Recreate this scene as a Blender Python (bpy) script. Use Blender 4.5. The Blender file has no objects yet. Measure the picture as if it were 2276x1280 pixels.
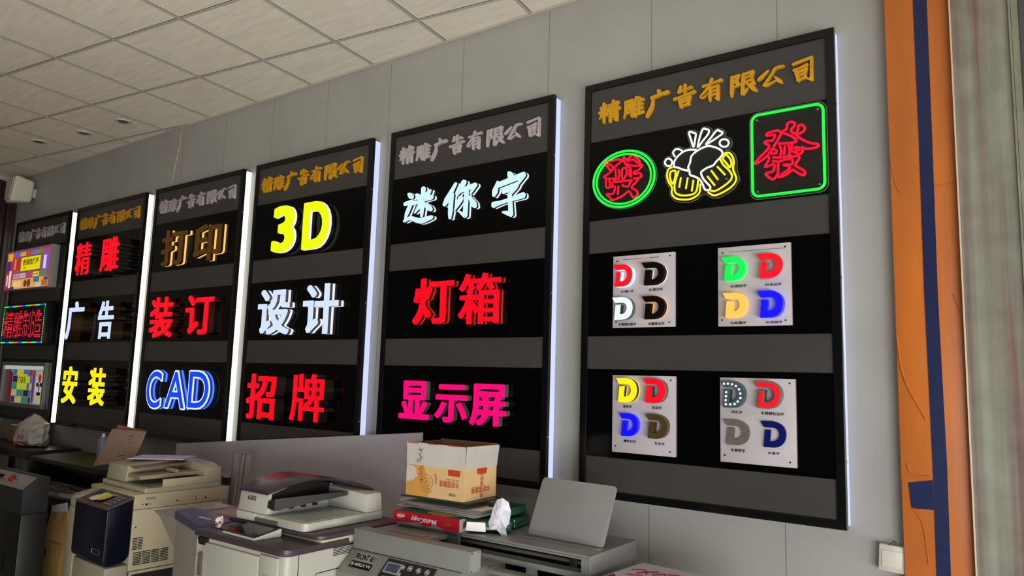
import bpy, bmesh, math, random, json
import numpy as np
from mathutils import Vector, Matrix
random.seed(7)
SC = bpy.context.scene
COL = SC.collection
R_ = math.radians

# ------------------------------------------------------------------ camera
def make_camera():
    f, yaw, pit, rol = 1620.9, 0.625474, 0.124752, 0.029334
    cy, sy = math.cos(yaw), math.sin(yaw)
    fw = Vector((-sy*math.cos(pit), cy*math.cos(pit), math.sin(pit)))
    r = Vector((cy, sy, 0)); u = r.cross(fw)
    r2 = r*math.cos(rol) + u*math.sin(rol)
    u2 = -r*math.sin(rol) + u*math.cos(rol)
    c = bpy.data.cameras.new('camera'); o = bpy.data.objects.new('camera', c); COL.objects.link(o)
    m = Matrix.Identity(4)
    for i in range(3):
        m[i][0] = r2[i]; m[i][1] = u2[i]; m[i][2] = -fw[i]
    m[0][3], m[1][3], m[2][3] = 0.0, -3.0002, 1.55
    o.matrix_world = m
    c.sensor_width = 36.0; c.lens = f/2276*36.0; c.clip_start = 0.02
    SC.camera = o
make_camera()

# ------------------------------------------------------------------ light and exposure
SC.view_settings.view_transform = 'Standard'
SC.view_settings.look = 'None'
SC.view_settings.exposure = 0.0
SC.view_settings.gamma = 1.0
SC.view_settings.use_curve_mapping = False
SC.cycles.use_denoising = True
SC.cycles.max_bounces = 8
W = bpy.data.worlds.new('sky'); SC.world = W; W.use_nodes = True
W.node_tree.nodes['Background'].inputs[0].default_value = (0.80, 0.86, 0.95, 1)
W.node_tree.nodes['Background'].inputs[1].default_value = 0.12

def area(name, loc, target, sx, sy, power, col):
    l = bpy.data.lights.new(name, 'AREA'); l.shape = 'RECTANGLE'; l.size = sx; l.size_y = sy
    l.energy = power; l.color = col
    o = bpy.data.objects.new(name, l); COL.objects.link(o); o.location = loc
    o.rotation_euler = (Vector(target)-Vector(loc)).to_track_quat('-Z', 'Y').to_euler()
    return o
# daylight coming in through the shop front (right of and behind the camera)
l0 = area('daylight_shopfront', (2.2, -4.2, 0.8), (-1.1, 0.0, 0.75), 2.6, 1.4, 44, (0.97, 0.99, 0.98))
area('daylight_entrance', (1.2, -6.4, 1.4), (-3.2, 0.0, 1.0), 3.4, 2.4, 16, (0.97, 0.98, 0.99))
# two added fill lamps aimed up to brighten the ceiling, in place of bounced daylight
l1 = area('ceiling_fill_right', (2.6, -3.4, 0.25), (-3.4, -2.0, 3.9), 4.5, 1.2, 86, (1.0, 0.955, 0.86))
l2 = area('ceiling_fill_rear', (-1.0, -6.2, 0.25), (-4.8, -2.2, 3.9), 5.0, 1.0, 70, (1.0, 0.955, 0.87))
l0.data.spread = R_(88); l1.data.spread = R_(95); l2.data.spread = R_(80)

# ------------------------------------------------------------------ materials
def lin(c):
    c = c/255.0
    return c/12.92 if c <= 0.04045 else ((c+0.055)/1.055)**2.4
def rgb(*c): return tuple(lin(v) for v in c)+(1.0,)
MATS = {}
def mat(name, c, rough=0.5, metal=0.0, em=None, es=0.0, var=0.0, scale=8.0, bump=0.0, spec=0.5, stretch=None, coat=0.0):
    if name in MATS: return MATS[name]
    m = bpy.data.materials.new(name); m.use_nodes = True; nt = m.node_tree; N = nt.nodes; L = nt.links
    p = N['Principled BSDF']
    p.inputs['Base Color'].default_value = rgb(*c)
    p.inputs['Roughness'].default_value = rough
    p.inputs['Metallic'].default_value = metal
    p.inputs['Specular IOR Level'].default_value = spec
    p.inputs['Coat Weight'].default_value = coat
    if em is not None:
        p.inputs['Emission Color'].default_value = rgb(*em)
        p.inputs['Emission Strength'].default_value = es
    if var > 0 or bump > 0:
        tc = N.new('ShaderNodeTexCoord'); mp = N.new('ShaderNodeMapping'); nz = N.new('ShaderNodeTexNoise')
        L.new(tc.outputs['Object'], mp.inputs[0]); L.new(mp.outputs[0], nz.inputs['Vector'])
        if stretch: mp.inputs['Scale'].default_value = stretch
        nz.inputs['Scale'].default_value = scale; nz.inputs['Detail'].default_value = 5
        if var > 0:
            cr = N.new('ShaderNodeValToRGB'); L.new(nz.outputs['Fac'], cr.inputs[0])
            a = rgb(*[max(0, v*(1-var)) for v in c]); b = rgb(*[min(255, v*(1+var)) for v in c])
            cr.color_ramp.elements[0].color = a; cr.color_ramp.elements[1].color = b
            cr.color_ramp.elements[0].position = 0.3; cr.color_ramp.elements[1].position = 0.7
            L.new(cr.outputs[0], p.inputs['Base Color'])
        if bump > 0:
            bp = N.new('ShaderNodeBump'); bp.inputs['Strength'].default_value = bump; bp.inputs['Distance'].default_value = 0.01
            L.new(nz.outputs['Fac'], bp.inputs['Height']); L.new(bp.outputs[0], p.inputs['Normal'])
    MATS[name] = m
    return m
def glow(name, c, s=1.2): return mat(name, tuple(int(v*0.4) for v in c), 0.4, em=c, es=s)

# ------------------------------------------------------------------ object helpers
def tag(o, label=None, cat=None, group=None, kind=None):
    if label: o['label'] = label
    if cat: o['category'] = cat
    if group: o['group'] = group
    if kind: o['kind'] = kind
    return o
def empty(name, loc=(0, 0, 0), rz=0.0):
    o = bpy.data.objects.new(name, None); COL.objects.link(o); o.location = loc; o.rotation_euler = (0, 0, rz)
    o.empty_display_size = 0.05
    return o
def thing(name, label, cat, loc=(0, 0, 0), rz=0.0, group=None):
    return tag(empty(name, loc, rz), label, cat, group)
def link(name, me, m, parent=None, loc=None):
    o = bpy.data.objects.new(name, me); COL.objects.link(o)
    if m is not None and len(me.materials) == 0: me.materials.append(m)
    if parent is not None: o.parent = parent
    if loc is not None: o.location = loc
    return o

class MB:
    def __init__(s): s.bm = bmesh.new(); s.mi = 0
    def _mark(s, faces):
        for f in faces: f.material_index = s.mi
    def box(s, x0, x1, y0, y1, z0, z1, bev=0.0, seg=2):
        vs = [s.bm.verts.new((x, y, z)) for x in (x0, x1) for y in (y0, y1) for z in (z0, z1)]
        q = [(0, 1, 3, 2), (4, 6, 7, 5), (0, 4, 5, 1), (2, 3, 7, 6), (0, 2, 6, 4), (1, 5, 7, 3)]
        fs = [s.bm.faces.new([vs[i] for i in f]) for f in q]; s._mark(fs)
        if bev > 0:
            es = list({e for f in fs for e in f.edges})
            r = bmesh.ops.bevel(s.bm, geom=es, offset=bev, segments=seg, affect='EDGES', profile=0.5)
            s._mark(r['faces'])
        return s
    def prism(s, pts, axis, a, b, bev=0.0):
        """polygon pts extruded along axis: x -> pts=(y,z); y -> pts=(x,z); z -> pts=(x,y)"""
        def P(p, t):
            return {'x': (t, p[0], p[1]), 'y': (p[0], t, p[1]), 'z': (p[0], p[1], t)}[axis]
        A = [s.bm.verts.new(P(p, a)) for p in pts]; B = [s.bm.verts.new(P(p, b)) for p in pts]
        fs = [s.bm.faces.new(A), s.bm.faces.new(B[::-1])]
        n = len(pts)
        for i in range(n):
            fs.append(s.bm.faces.new([A[i], B[i], B[(i+1) % n], A[(i+1) % n]]))
        s._mark(fs)
        bmesh.ops.recalc_face_normals(s.bm, faces=fs)
        if bev > 0:
            es = list({e for f in fs for e in f.edges})
            r = bmesh.ops.bevel(s.bm, geom=es, offset=bev, segments=2, affect='EDGES', profile=0.5); s._mark(r['faces'])
        return s
    def hexa(s, lo, hi):
        """solid from four lower and four upper corners, same order"""
        A = [s.bm.verts.new(p) for p in lo]; B = [s.bm.verts.new(p) for p in hi]
        n = len(A)
        fs = [s.bm.faces.new(A[::-1]), s.bm.faces.new(B)]
        for i in range(n): fs.append(s.bm.faces.new([A[i], A[(i+1) % n], B[(i+1) % n], B[i]]))
        s._mark(fs); bmesh.ops.recalc_face_normals(s.bm, faces=fs)
        return s
    def cyl(s, p, q, r, r2=None, n=16):
        p, q = Vector(p), Vector(q); d = (q-p)
        m = d.to_track_quat('Z', 'Y').to_matrix().to_4x4(); m.translation = (p+q)/2
        g = bmesh.ops.create_cone(s.bm, cap_ends=True, segments=n, radius1=r, radius2=r if r2 is None else r2, depth=d.length, matrix=m)
        s._mark({f for v in g['verts'] for f in v.link_faces})
        return s
    def lathe(s, prof, c, n=24):
        rings = []
        for r, z in prof:
            rings.append([s.bm.verts.new((c[0]+r*math.cos(2*math.pi*i/n), c[1]+r*math.sin(2*math.pi*i/n), c[2]+z)) for i in range(n)])
        fs = []
        for A, B in zip(rings, rings[1:]):
            for i in range(n): fs.append(s.bm.faces.new([A[i], A[(i+1) % n], B[(i+1) % n], B[i]]))
        fs.append(s.bm.faces.new(rings[0][::-1])); fs.append(s.bm.faces.new(rings[-1]))
        s._mark(fs); return s
    def sphere(s, c, r, n=12, sc=(1, 1, 1)):
        m = Matrix.Translation(c) @ Matrix.Diagonal((sc[0], sc[1], sc[2], 1))
        g = bmesh.ops.create_uvsphere(s.bm, u_segments=n, v_segments=n//2+2, radius=r, matrix=m)
        s._mark({f for v in g['verts'] for f in v.link_faces}); return s
    def quad(s, *p):
        f = s.bm.faces.new([s.bm.verts.new(v) for v in p]); s._mark([f]); return s
    def grid(s, nu, nv, fn):
        V = [[s.bm.verts.new(fn(i/nu, j/nv)) for j in range(nv+1)] for i in range(nu+1)]
        fs = [s.bm.faces.new([V[i][j], V[i+1][j], V[i+1][j+1], V[i][j+1]]) for i in range(nu) for j in range(nv)]
        s._mark(fs); return s
    def tube(s, pts, r, n=8, closed=False):
        pts = [Vector(p) for p in pts]
        if closed and (pts[0]-pts[-1]).length < 1e-5: pts = pts[:-1]
        N = len(pts); rings = []
        for i in range(N):
            a = pts[(i-1) % N] if (closed or i > 0) else pts[i]
            b = pts[(i+1) % N] if (closed or i < N-1) else pts[i]
            t = (b-a)
            if t.length < 1e-9: t = Vector((1, 0, 0))
            t.normalize()
            ref = Vector((0, 1, 0)) if abs(t.y) < 0.95 else Vector((1, 0, 0))
            u = t.cross(ref).normalized(); v = t.cross(u)
            rings.append([s.bm.verts.new(pts[i]+u*(r*math.cos(2*math.pi*k/n))+v*(r*math.sin(2*math.pi*k/n))) for k in range(n)])
        fs = []
        for i in range(N if closed else N-1):
            A, B = rings[i], rings[(i+1) % N]
            for k in range(n): fs.append(s.bm.faces.new([A[k], A[(k+1) % n], B[(k+1) % n], B[k]]))
        if not closed:
            fs.append(s.bm.faces.new(rings[0][::-1])); fs.append(s.bm.faces.new(rings[-1]))
        s._mark(fs); bmesh.ops.recalc_face_normals(s.bm, faces=fs); return s
    def build(s, name, m, parent=None, smooth=False, loc=None):
        me = bpy.data.meshes.new(name); s.bm.to_mesh(me); s.bm.free()
        for mm in (m if isinstance(m, (list, tuple)) else [m]): me.materials.append(mm)
        if smooth:
            for p in me.polygons: p.use_smooth = True
            me.set_sharp_from_angle(angle=R_(38))
        return link(name, me, None, parent, loc)
def boxo(name, m, parent, *a, **k): return MB().box(*a, **k).build(name, m, parent, smooth=True)
def catmull(pts, n=6, closed=False):
    P = [Vector(p) for p in pts]; out = []
    if closed and (P[0]-P[-1]).length < 1e-6: P = P[:-1]
    N = len(P)
    for i in range(N if closed else N-1):
        g = (lambda k: P[k % N]) if closed else (lambda k: P[max(0, min(N-1, k))])
        a, b, c, d = g(i-1), g(i), g(i+1), g(i+2)
        for j in range(n):
            t = j/n
            out.append(0.5*((2*b)+(c-a)*t+(2*a-5*b+4*c-d)*t*t+(3*b-a-3*c+d)*t**3))
    if not closed: out.append(P[-1])
    return out

# ------------------------------------------------------------------ lettering toolkit (outlines measured as a distance field)
def font_loops(ch, res=5):
    c = bpy.data.curves.new('t', 'FONT'); c.body = ch; c.resolution_u = res; c.fill_mode = 'NONE'
    o = bpy.data.objects.new('t', c); COL.objects.link(o)
    me = o.to_mesh()
    V = [v.co.copy() for v in me.vertices]; nb = {}
    for e in me.edges:
        a, b = e.vertices; nb.setdefault(a, []).append(b); nb.setdefault(b, []).append(a)
    loops = []; seen = set()
    for s0 in nb:
        if s0 in seen: continue
        lp = [s0]; seen.add(s0); cur = s0
        while True:
            nx = [k for k in nb[cur] if k not in seen]
            if not nx: break
            cur = nx[0]; seen.add(cur); lp.append(cur)
        if len(lp) > 2: loops.append(np.array([(V[i].x, V[i].y) for i in lp]))
    o.to_mesh_clear(); bpy.data.objects.remove(o); bpy.data.curves.remove(c)
    return loops
def field(loops, N=120, pad=0.12):
    al = np.concatenate(loops); lo = al.min(0)-pad; hi = al.max(0)+pad
    st = max(hi-lo)/N
    xs = np.arange(lo[0], hi[0]+st, st); ys = np.arange(lo[1], hi[1]+st, st)
    gx, gy = np.meshgrid(xs, ys); P = np.stack([gx.ravel(), gy.ravel()], 1)
    D = np.full(len(P), 1e9); Wd = np.zeros(len(P))
    for lp in loops:
        A = lp; B = np.roll(lp, -1, 0)
        for a, b in zip(A, B):
            d = b-a; L2 = d@d
            if L2 < 1e-14: continue
            t = np.clip(((P-a)@d)/L2, 0, 1)
            q = P-a-t[:, None]*d
            D = np.minimum(D, (q*q).sum(1))
            cr = d[0]*(P[:, 1]-a[1])-d[1]*(P[:, 0]-a[0])
            up = (a[1] <= P[:, 1]) & (b[1] > P[:, 1]) & (cr > 0)
            dn = (a[1] > P[:, 1]) & (b[1] <= P[:, 1]) & (cr < 0)
            Wd += up; Wd -= dn
    D = np.sqrt(D); F = np.where(Wd != 0, -D, D).reshape(gx.shape)
    return F, xs, ys
def stroke_field(strokes, N=120, pad=6.0):
    al = np.array([p[:2] for s in strokes for p in s]); lo = al.min(0)-pad-8; hi = al.max(0)+pad+8
    st = max(hi-lo)/N
    xs = np.arange(lo[0], hi[0]+st, st); ys = np.arange(lo[1], hi[1]+st, st)
    gx, gy = np.meshgrid(xs, ys); F = np.full(gx.shape, 1e9)
    for s in strokes:
        for a, b in zip(s, s[1:]):
            d = np.array(b[:2])-np.array(a[:2]); L2 = d@d+1e-12
            t = np.clip(((gx-a[0])*d[0]+(gy-a[1])*d[1])/L2, 0, 1)
            F = np.minimum(F, np.hypot(gx-a[0]-t*d[0], gy-a[1]-t*d[1])-(a[2]+t*(b[2]-a[2])))
    return F, xs, ys
def square_grow(F, kx, ky):
    G = F
    for ax, k in ((1, kx), (0, ky)):
        H = G.copy()
        for d in range(1, k+1):
            for sgn in (1, -1):
                S = np.full_like(G, 1e9)
                if ax == 1:
                    if sgn > 0: S[:, d:] = G[:, :-d]
                    else: S[:, :-d] = G[:, d:]
                else:
                    if sgn > 0: S[d:, :] = G[:-d, :]
                    else: S[:-d, :] = G[d:, :]
                H = np.minimum(H, S)
        G = H
    return G
def contour(F, xs, ys, lv=0.0, tol=0.25):
    """marching squares -> closed loops"""
    S = F < lv; seg = {}
    ny, nx = F.shape
    c = S[:-1, :-1]*1+S[:-1, 1:]*2+S[1:, 1:]*4+S[1:, :-1]*8
    def pt(j, i, e):
        if e == 0: a, b = (j, i), (j, i+1)
        elif e == 1: a, b = (j, i+1), (j+1, i+1)
        elif e == 2: a, b = (j+1, i), (j+1, i+1)
        else: a, b = (j, i), (j+1, i)
        return (a, b)
    T = {1: [(3, 0)], 2: [(0, 1)], 3: [(3, 1)], 4: [(1, 2)], 5: [(3, 2), (1, 0)], 6: [(0, 2)], 7: [(3, 2)], 8: [(2, 3)], 9: [(2, 0)],
         10: [(0, 3), (2, 1)], 11: [(2, 1)], 12: [(1, 3)], 13: [(1, 0)], 14: [(0, 3)]}
    for j, i in zip(*np.nonzero((c > 0) & (c < 15))):
        for e0, e1 in T[int(c[j, i])]:
            seg[pt(j, i, e0)] = pt(j, i, e1)
    def co(k):
        (j0, i0), (j1, i1) = k
        f0, f1 = F[j0, i0], F[j1, i1]; t = (lv-f0)/(f1-f0) if f1 != f0 else 0.5
        t = min(0.98, max(0.02, t))
        return (xs[i0]+t*(xs[i1]-xs[i0]), ys[j0]+t*(ys[j1]-ys[j0]))
    loops = []; st = xs[1]-xs[0]
    while seg:
        k0 = next(iter(seg)); k = k0; lp = []
        while k in seg:
            lp.append(co(k)); k = seg.pop(k)
        if len(lp) > 7: loops.append(rdp(np.array(lp), tol*st))
    return [l for l in loops if len(l) > 3]
def rdp(P, tol):
    n = len(P); far = int(np.argmax(((P-P[0])**2).sum(1)))
    def rec(a, b, out):
        if b-a < 2: return
        A, B = P[a], P[b % n]; d = B-A; L = math.hypot(*d)+1e-12
        Q = P[a+1:b]
        dist = np.abs(d[0]*(Q[:, 1]-A[1])-d[1]*(Q[:, 0]-A[0]))/L
        m = int(np.argmax(dist))
        if dist[m] > tol:
            k = a+1+m; rec(a, k, out); out.append(k); rec(k, b, out)
    o1 = []; rec(0, far, o1); o2 = []; rec(far, n, o2)
    return P[[0]+o1+[far]+o2]
def unit(loops, ref=None):
    al = np.concatenate(ref if ref is not None else loops); lo = al.min(0); sz = al.max(0)-lo
    return [(l-lo)/sz for l in loops]
def plate(loops, sx, sz, y0, y1, name='plate'):
    """loops (x,z in units) scaled by sx,sz and filled as a solid between y0 (front) and y1 (back)"""
    c = bpy.data.curves.new(name, 'CURVE'); c.dimensions = '2D'; c.fill_mode = 'BOTH'; c.extrude = (y1-y0)/2
    for lp in loops:
        sp = c.splines.new('POLY'); sp.points.add(len(lp)-1)
        for p, q in zip(sp.points, lp): p.co = (q[0]*sx, q[1]*sz, 0, 1)
        sp.use_cyclic_u = True
    o = bpy.data.objects.new(name, c); COL.objects.link(o)
    me = bpy.data.meshes.new_from_object(o)
    bpy.data.objects.remove(o); bpy.data.curves.remove(c)
    me.materials.clear()
    ym = (y0+y1)/2
    co = np.empty(len(me.vertices)*3); me.vertices.foreach_get('co', co); co = co.reshape(-1, 3)
    co = np.stack([co[:, 0], ym-co[:, 2], co[:, 1]], 1)
    me.vertices.foreach_set('co', co.ravel()); me.update()
    return me
GC = {}
def bold(ch, sq=0.026, rnd=0.0, N=130):
    """heavy sans outlines of one character in a unit box"""
    k = (ch, sq, rnd)
    if k not in GC:
        F, xs, ys = field(font_loops(ch), N)
        n = int(round(sq/(xs[1]-xs[0])))
        G = square_grow(F, n, int(round(n*0.7))) if n > 0 else F
        GC[k] = (contour(G, xs, ys, rnd), (G, xs, ys))
    return GC[k]
def text(body, name, m, parent, origin, right, up, width, height, thick=0.0006, heavy=0.0):
    """lettering laid on a surface: origin = lower left corner, filled to width x height"""
    c = bpy.data.curves.new(name, 'FONT'); c.body = body; c.resolution_u = 2; c.extrude = 0.01; c.offset = heavy
    o = bpy.data.objects.new(name, c); COL.objects.link(o)
    me = bpy.data.meshes.new_from_object(o); bpy.data.objects.remove(o); bpy.data.curves.remove(c)
    me.materials.clear()
    co = np.empty(len(me.vertices)*3); me.vertices.foreach_get('co', co); co = co.reshape(-1, 3)
    lo = co.min(0); sz = co.max(0)-lo; sz[sz < 1e-9] = 1
    q = (co-lo)/sz
    r = np.array(Vector(right).normalized()); u = np.array(Vector(up).normalized()); n = np.cross(r, u)
    P = np.array(origin)+q[:, :1]*width*r+q[:, 1:2]*height*u+q[:, 2:3]*thick*n
    me.vertices.foreach_set('co', P.ravel()); me.update()
    return link(name, me, m, parent)

# ------------------------------------------------------------------ palette
M_frame = mat('glossy_black_aluminium', (13, 13, 14), 0.18, var=0.1, scale=3, spec=0.3)
M_board = mat('grey_acrylic_board', (64, 62, 60), 0.32, var=0.04, scale=3, spec=0.2)
M_black = mat('black_acrylic_strip', (5, 5, 6), 0.12, spec=0.12)
M_gold = mat('gold_acrylic', (200, 144, 10), 0.32, var=0.06, scale=20)
M_silver = mat('silver_acrylic', (172, 162, 164), 0.38, var=0.06, scale=20)
M_led = glow('led_white', (250, 248, 238), 2.6)
M_ledc = glow('led_cool_white', (192, 202, 255), 1.15)
M_white = mat('white_plastic', (206, 203, 198), 0.45, var=0.02)
M_chrome = mat('brushed_metal', (170, 170, 168), 0.3, 0.9)
M_dark = mat('dark_plastic', (24, 24, 25), 0.45)
M_ink = mat('black_ink', (7, 7, 7), 0.5, spec=0.1)
M_red = glow('lit_red', (255, 0, 26), 1.15)
M_redcrisp = M_red

# ------------------------------------------------------------------ the room
WY = 0.07; CZ = 3.52
def wall_material():
    m = mat('wall_panelling', (157, 156, 151), 0.5, var=0.03, scale=2.2, bump=0.03)
    nt = m.node_tree; N = nt.nodes; L = nt.links; p = N['Principled BSDF']
    src = p.inputs['Base Color'].links[0].from_socket
    tc = N.new('ShaderNodeTexCoord'); sx = N.new('ShaderNodeSeparateXYZ'); L.new(tc.outputs['Object'], sx.inputs[0])
    a = N.new('ShaderNodeMath'); a.operation = 'ADD'; a.inputs[1].default_value = 20+0.840; L.new(sx.outputs[0], a.inputs[0])
    d = N.new('ShaderNodeMath'); d.operation = 'DIVIDE'; d.inputs[1].default_value = 0.588; L.new(a.outputs[0], d.inputs[0])
    fr = N.new('ShaderNodeMath'); fr.operation = 'FRACT'; L.new(d.outputs[0], fr.inputs[0])
    cr = N.new('ShaderNodeValToRGB'); L.new(fr.outputs[0], cr.inputs[0]); r = cr.color_ramp
    r.interpolation = 'CONSTANT'
    r.elements[0].color = (0.55, 0.55, 0.55, 1); r.elements[0].position = 0
    r.elements[1].color = (1, 1, 1, 1); r.elements[1].position = 0.007
    mx = N.new('ShaderNodeMix'); mx.data_type = 'RGBA'; mx.blend_type = 'MULTIPLY'; mx.inputs[0].default_value = 1
    L.new(src, mx.inputs[6]); L.new(cr.outputs[0], mx.inputs[7]); L.new(mx.outputs[2], p.inputs['Base Color'])
    return m
M_wall = wall_material()
M_plain = mat('plain_wall', (184, 178, 170), 0.6, var=0.03)
M_floor = mat('floor_tile', (186, 182, 176), 0.35, var=0.06, scale=3)
def struct(o): return tag(o, kind='structure')
struct(boxo('wall_back', M_wall, None, -8.75, 0.6, WY, WY+0.15, 0, CZ+0.1))
struct(boxo('wall_left', M_plain, None, -8.9, -8.75, -6.5, WY, 0, CZ+0.1))
struct(boxo('floor', M_floor, None, -8.9, 3.0, -6.5, WY+0.15, -0.1, 0))
struct(boxo('wall_front', mat('dark_far_wall', (74, 70, 66), 0.6, var=0.1), None, -8.9, -0.6, -6.6, -6.5, 0, CZ+0.1))
# ceiling: slab with exposed T-bars, turned a few degrees against the wall
def ceiling_material():
    m = mat('ceiling_tile', (226, 219, 204), 0.75, var=0.035, scale=5, bump=0.10, stretch=(1.0, 7.0, 1.0))
    return m
struct(boxo('ceiling', ceiling_material(), None, -8.9, 3.0, -6.5, WY, CZ, CZ+0.1))
M_tbar = mat('ceiling_bar', (176, 170, 162), 0.5)
M_groove_shade = mat('groove_shade', (70, 66, 60), 0.8)  # dark strips along the bars paint the shadow in the tile grooves
def ceiling_grid():
    ang = R_(6.8); ca, sa = math.cos(ang), math.sin(ang); ox, oy = -2.7146, -0.215; P = 0.605
    gap, bar = MB(), MB()
    def clip(p, d):
        t0, t1 = -50.0, 50.0
        for c, dd, lo, hi in ((p[0], d[0], -8.74, 2.95), (p[1], d[1], -6.45, WY-0.002)):
            if abs(dd) < 1e-9:
                if not lo <= c <= hi: return None
                continue
            a, b = (lo-c)/dd, (hi-c)/dd
            t0, t1 = max(t0, min(a, b)), min(t1, max(a, b))
        return (t0, t1) if t1-t0 > 0.05 else None
    for k in range(-14, 26):
        for ax in (0, 1):
            d = (ca, sa) if ax == 0 else (sa, -ca)
            n = (-d[1], d[0])
            o = (ox+(sa*k*P if ax == 0 else ca*k*P), oy+(-ca*k*P if ax == 0 else sa*k*P))
            c = clip(o, d)
            if not c: continue
            a = (o[0]+d[0]*c[0], o[1]+d[1]*c[0]); b = (o[0]+d[0]*c[1], o[1]+d[1]*c[1])
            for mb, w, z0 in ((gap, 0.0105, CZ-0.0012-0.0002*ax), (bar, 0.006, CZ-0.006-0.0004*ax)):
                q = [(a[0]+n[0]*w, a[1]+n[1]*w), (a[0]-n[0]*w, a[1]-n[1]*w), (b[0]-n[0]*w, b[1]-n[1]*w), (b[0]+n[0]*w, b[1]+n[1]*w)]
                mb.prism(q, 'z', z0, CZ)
    struct(gap.build('ceiling_groove_shade', M_groove_shade)); struct(bar.build('ceiling_bar', M_tbar))
ceiling_grid()
struct(boxo('trim_1', M_tbar, None, -8.75, 0.4, WY-0.016, WY, CZ-0.016, CZ))

# dark door casing in the far left corner
M_brown = mat('brown_door_profile', (46, 34, 28), 0.4, var=0.15, scale=4, stretch=(8, 8, 0.3))
door = struct(empty('door_1', (-8.75, -0.2, 0)))
b = MB()
for i, (y0, y1, x1) in enumerate(((0.215, 0.262, 0.03), (0.165, 0.212, 0.06), (0.115, 0.16, 0.035), (0.06, 0.11, 0.06))):
    b.box(0, x1, y0, y1, 0, 3.46, 0.004)
b.build('door_casing', M_brown, door, smooth=True)
boxo('door_leaf', M_brown, door, 0, 0.02, -0.8, 0.055, 0, 3.3)
t = tag(boxo('light_strip', M_led, None, -8.72, -8.70, -0.125, -0.105, 1.9, 3.44), 'thin white light strip upright along the brown door casing in the corner', 'light strip')

# orange wrapped pillar, tape, dusty glass at the right
M_orange = mat('orange_vinyl_wrap', (190, 104, 36), 0.42, var=0.06, scale=2.0, bump=0.25, stretch=(5, 5, 0.8))
pil = MB(); pil.box(-0.422, -0.205, 0.02, 0.4, 0, CZ, 0.003).build('pillar', M_orange, None, smooth=True)
pil = struct(bpy.data.objects['pillar'])
w = MB()
w.tube(catmull([(-0.418, 0.018, 1.75), (-0.405, 0.016, 1.62), (-0.37, 0.017, 1.53), (-0.335, 0.018, 1.45)], 6), 0.0035, 6)
w.tube(catmull([(-0.413, 0.018, 1.66), (-0.392, 0.017, 1.57), (-0.35, 0.018, 1.48)], 6), 0.003, 6)
w.tube(catmull([(-0.40, 0.018, 1.29), (-0.385, 0.017, 1.255), (-0.33, 0.018, 1.25)], 6), 0.0035, 6)
w.tube(catmull([(-0.395, 0.018, 1.14), (-0.36, 0.0175, 1.09), (-0.345, 0.018, 0.95)], 6), 0.0022, 6)
w.tube(catmull([(-0.275, 0.018, 2.30), (-0.24, 0.018, 2.305), (-0.21, 0.018, 2.31)], 4), 0.0016, 6)
w.tube(catmull([(-0.235, 0.018, 1.9), (-0.225, 0.018, 1.86), (-0.215, 0.018, 1.83)], 4), 0.0016, 6)
w.tube(catmull([(-0.418, 0.018, 2.42), (-0.405, 0.018, 2.33), (-0.39, 0.018, 2.29)], 4), 0.002, 6)
w.build('wrap_crease', M_orange, pil, smooth=True)
M_tape = mat('dark_blue_tape', (9, 24, 70), 0.38, var=0.08, scale=6, bump=0.15)
tp = thing('tape_strip', 'dark blue tape running down the orange pillar with a short flag to the left', 'tape', (-0.3, 0.018, 0))
b = MB()
ed = [(0.0, 0.0), (0.003, 0.4), (-0.001, 0.8), (0.002, 1.3), (-0.002, 1.9), (0.001, 2.5), (0.0, 3.0), (0.001, 3.4)]
b.prism([(-0.022+e[0], e[1]) for e in ed]+[(0.021+e[0]*1.3+(0.003 if e[1] > 2.6 else 0), e[1]) for e in ed[::-1]], 'y', -0.0012, 0.002)
b.build('long_strip', M_tape, tp)
MB().prism([(-0.099, 1.224), (-0.0225, 1.240), (-0.0225, 1.138), (-0.092, 1.136)], 'y', -0.0016, 0.002).build('flag_patch', M_tape, tp)
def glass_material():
    m = bpy.data.materials.new('dusty_reflecting_glass'); m.use_nodes = True; nt = m.node_tree; N = nt.nodes; L = nt.links  # opaque colour holds both the dust streaks and painted grey-green reflections
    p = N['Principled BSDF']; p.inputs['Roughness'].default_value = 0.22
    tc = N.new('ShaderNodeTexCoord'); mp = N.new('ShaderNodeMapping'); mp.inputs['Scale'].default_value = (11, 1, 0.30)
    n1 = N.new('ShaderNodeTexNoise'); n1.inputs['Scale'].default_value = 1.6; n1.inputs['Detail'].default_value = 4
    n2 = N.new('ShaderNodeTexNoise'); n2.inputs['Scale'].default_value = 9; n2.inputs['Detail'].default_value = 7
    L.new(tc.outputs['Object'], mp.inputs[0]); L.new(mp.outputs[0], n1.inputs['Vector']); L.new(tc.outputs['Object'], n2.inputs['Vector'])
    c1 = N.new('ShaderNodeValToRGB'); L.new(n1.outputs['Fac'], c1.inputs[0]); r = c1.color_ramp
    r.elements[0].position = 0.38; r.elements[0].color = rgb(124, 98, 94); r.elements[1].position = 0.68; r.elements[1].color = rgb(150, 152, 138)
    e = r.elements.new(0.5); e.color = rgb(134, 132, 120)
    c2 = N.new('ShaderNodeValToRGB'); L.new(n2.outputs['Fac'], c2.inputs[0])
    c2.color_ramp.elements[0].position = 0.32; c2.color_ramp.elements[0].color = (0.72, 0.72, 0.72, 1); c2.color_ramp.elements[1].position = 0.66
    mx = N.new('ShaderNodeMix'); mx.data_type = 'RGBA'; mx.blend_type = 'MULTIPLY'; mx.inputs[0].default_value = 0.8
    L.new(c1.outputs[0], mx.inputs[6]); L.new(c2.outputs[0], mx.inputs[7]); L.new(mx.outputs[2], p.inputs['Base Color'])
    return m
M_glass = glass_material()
win = thing('glass_door', 'dusty streaked glass door with painted-in reflections, standing beside the orange pillar', 'glass door', (0, 0, 0))
boxo('glass_pane', M_glass, win, -0.199, 0.36, -0.004, 0.004, 0.02, CZ-0.05)
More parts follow.
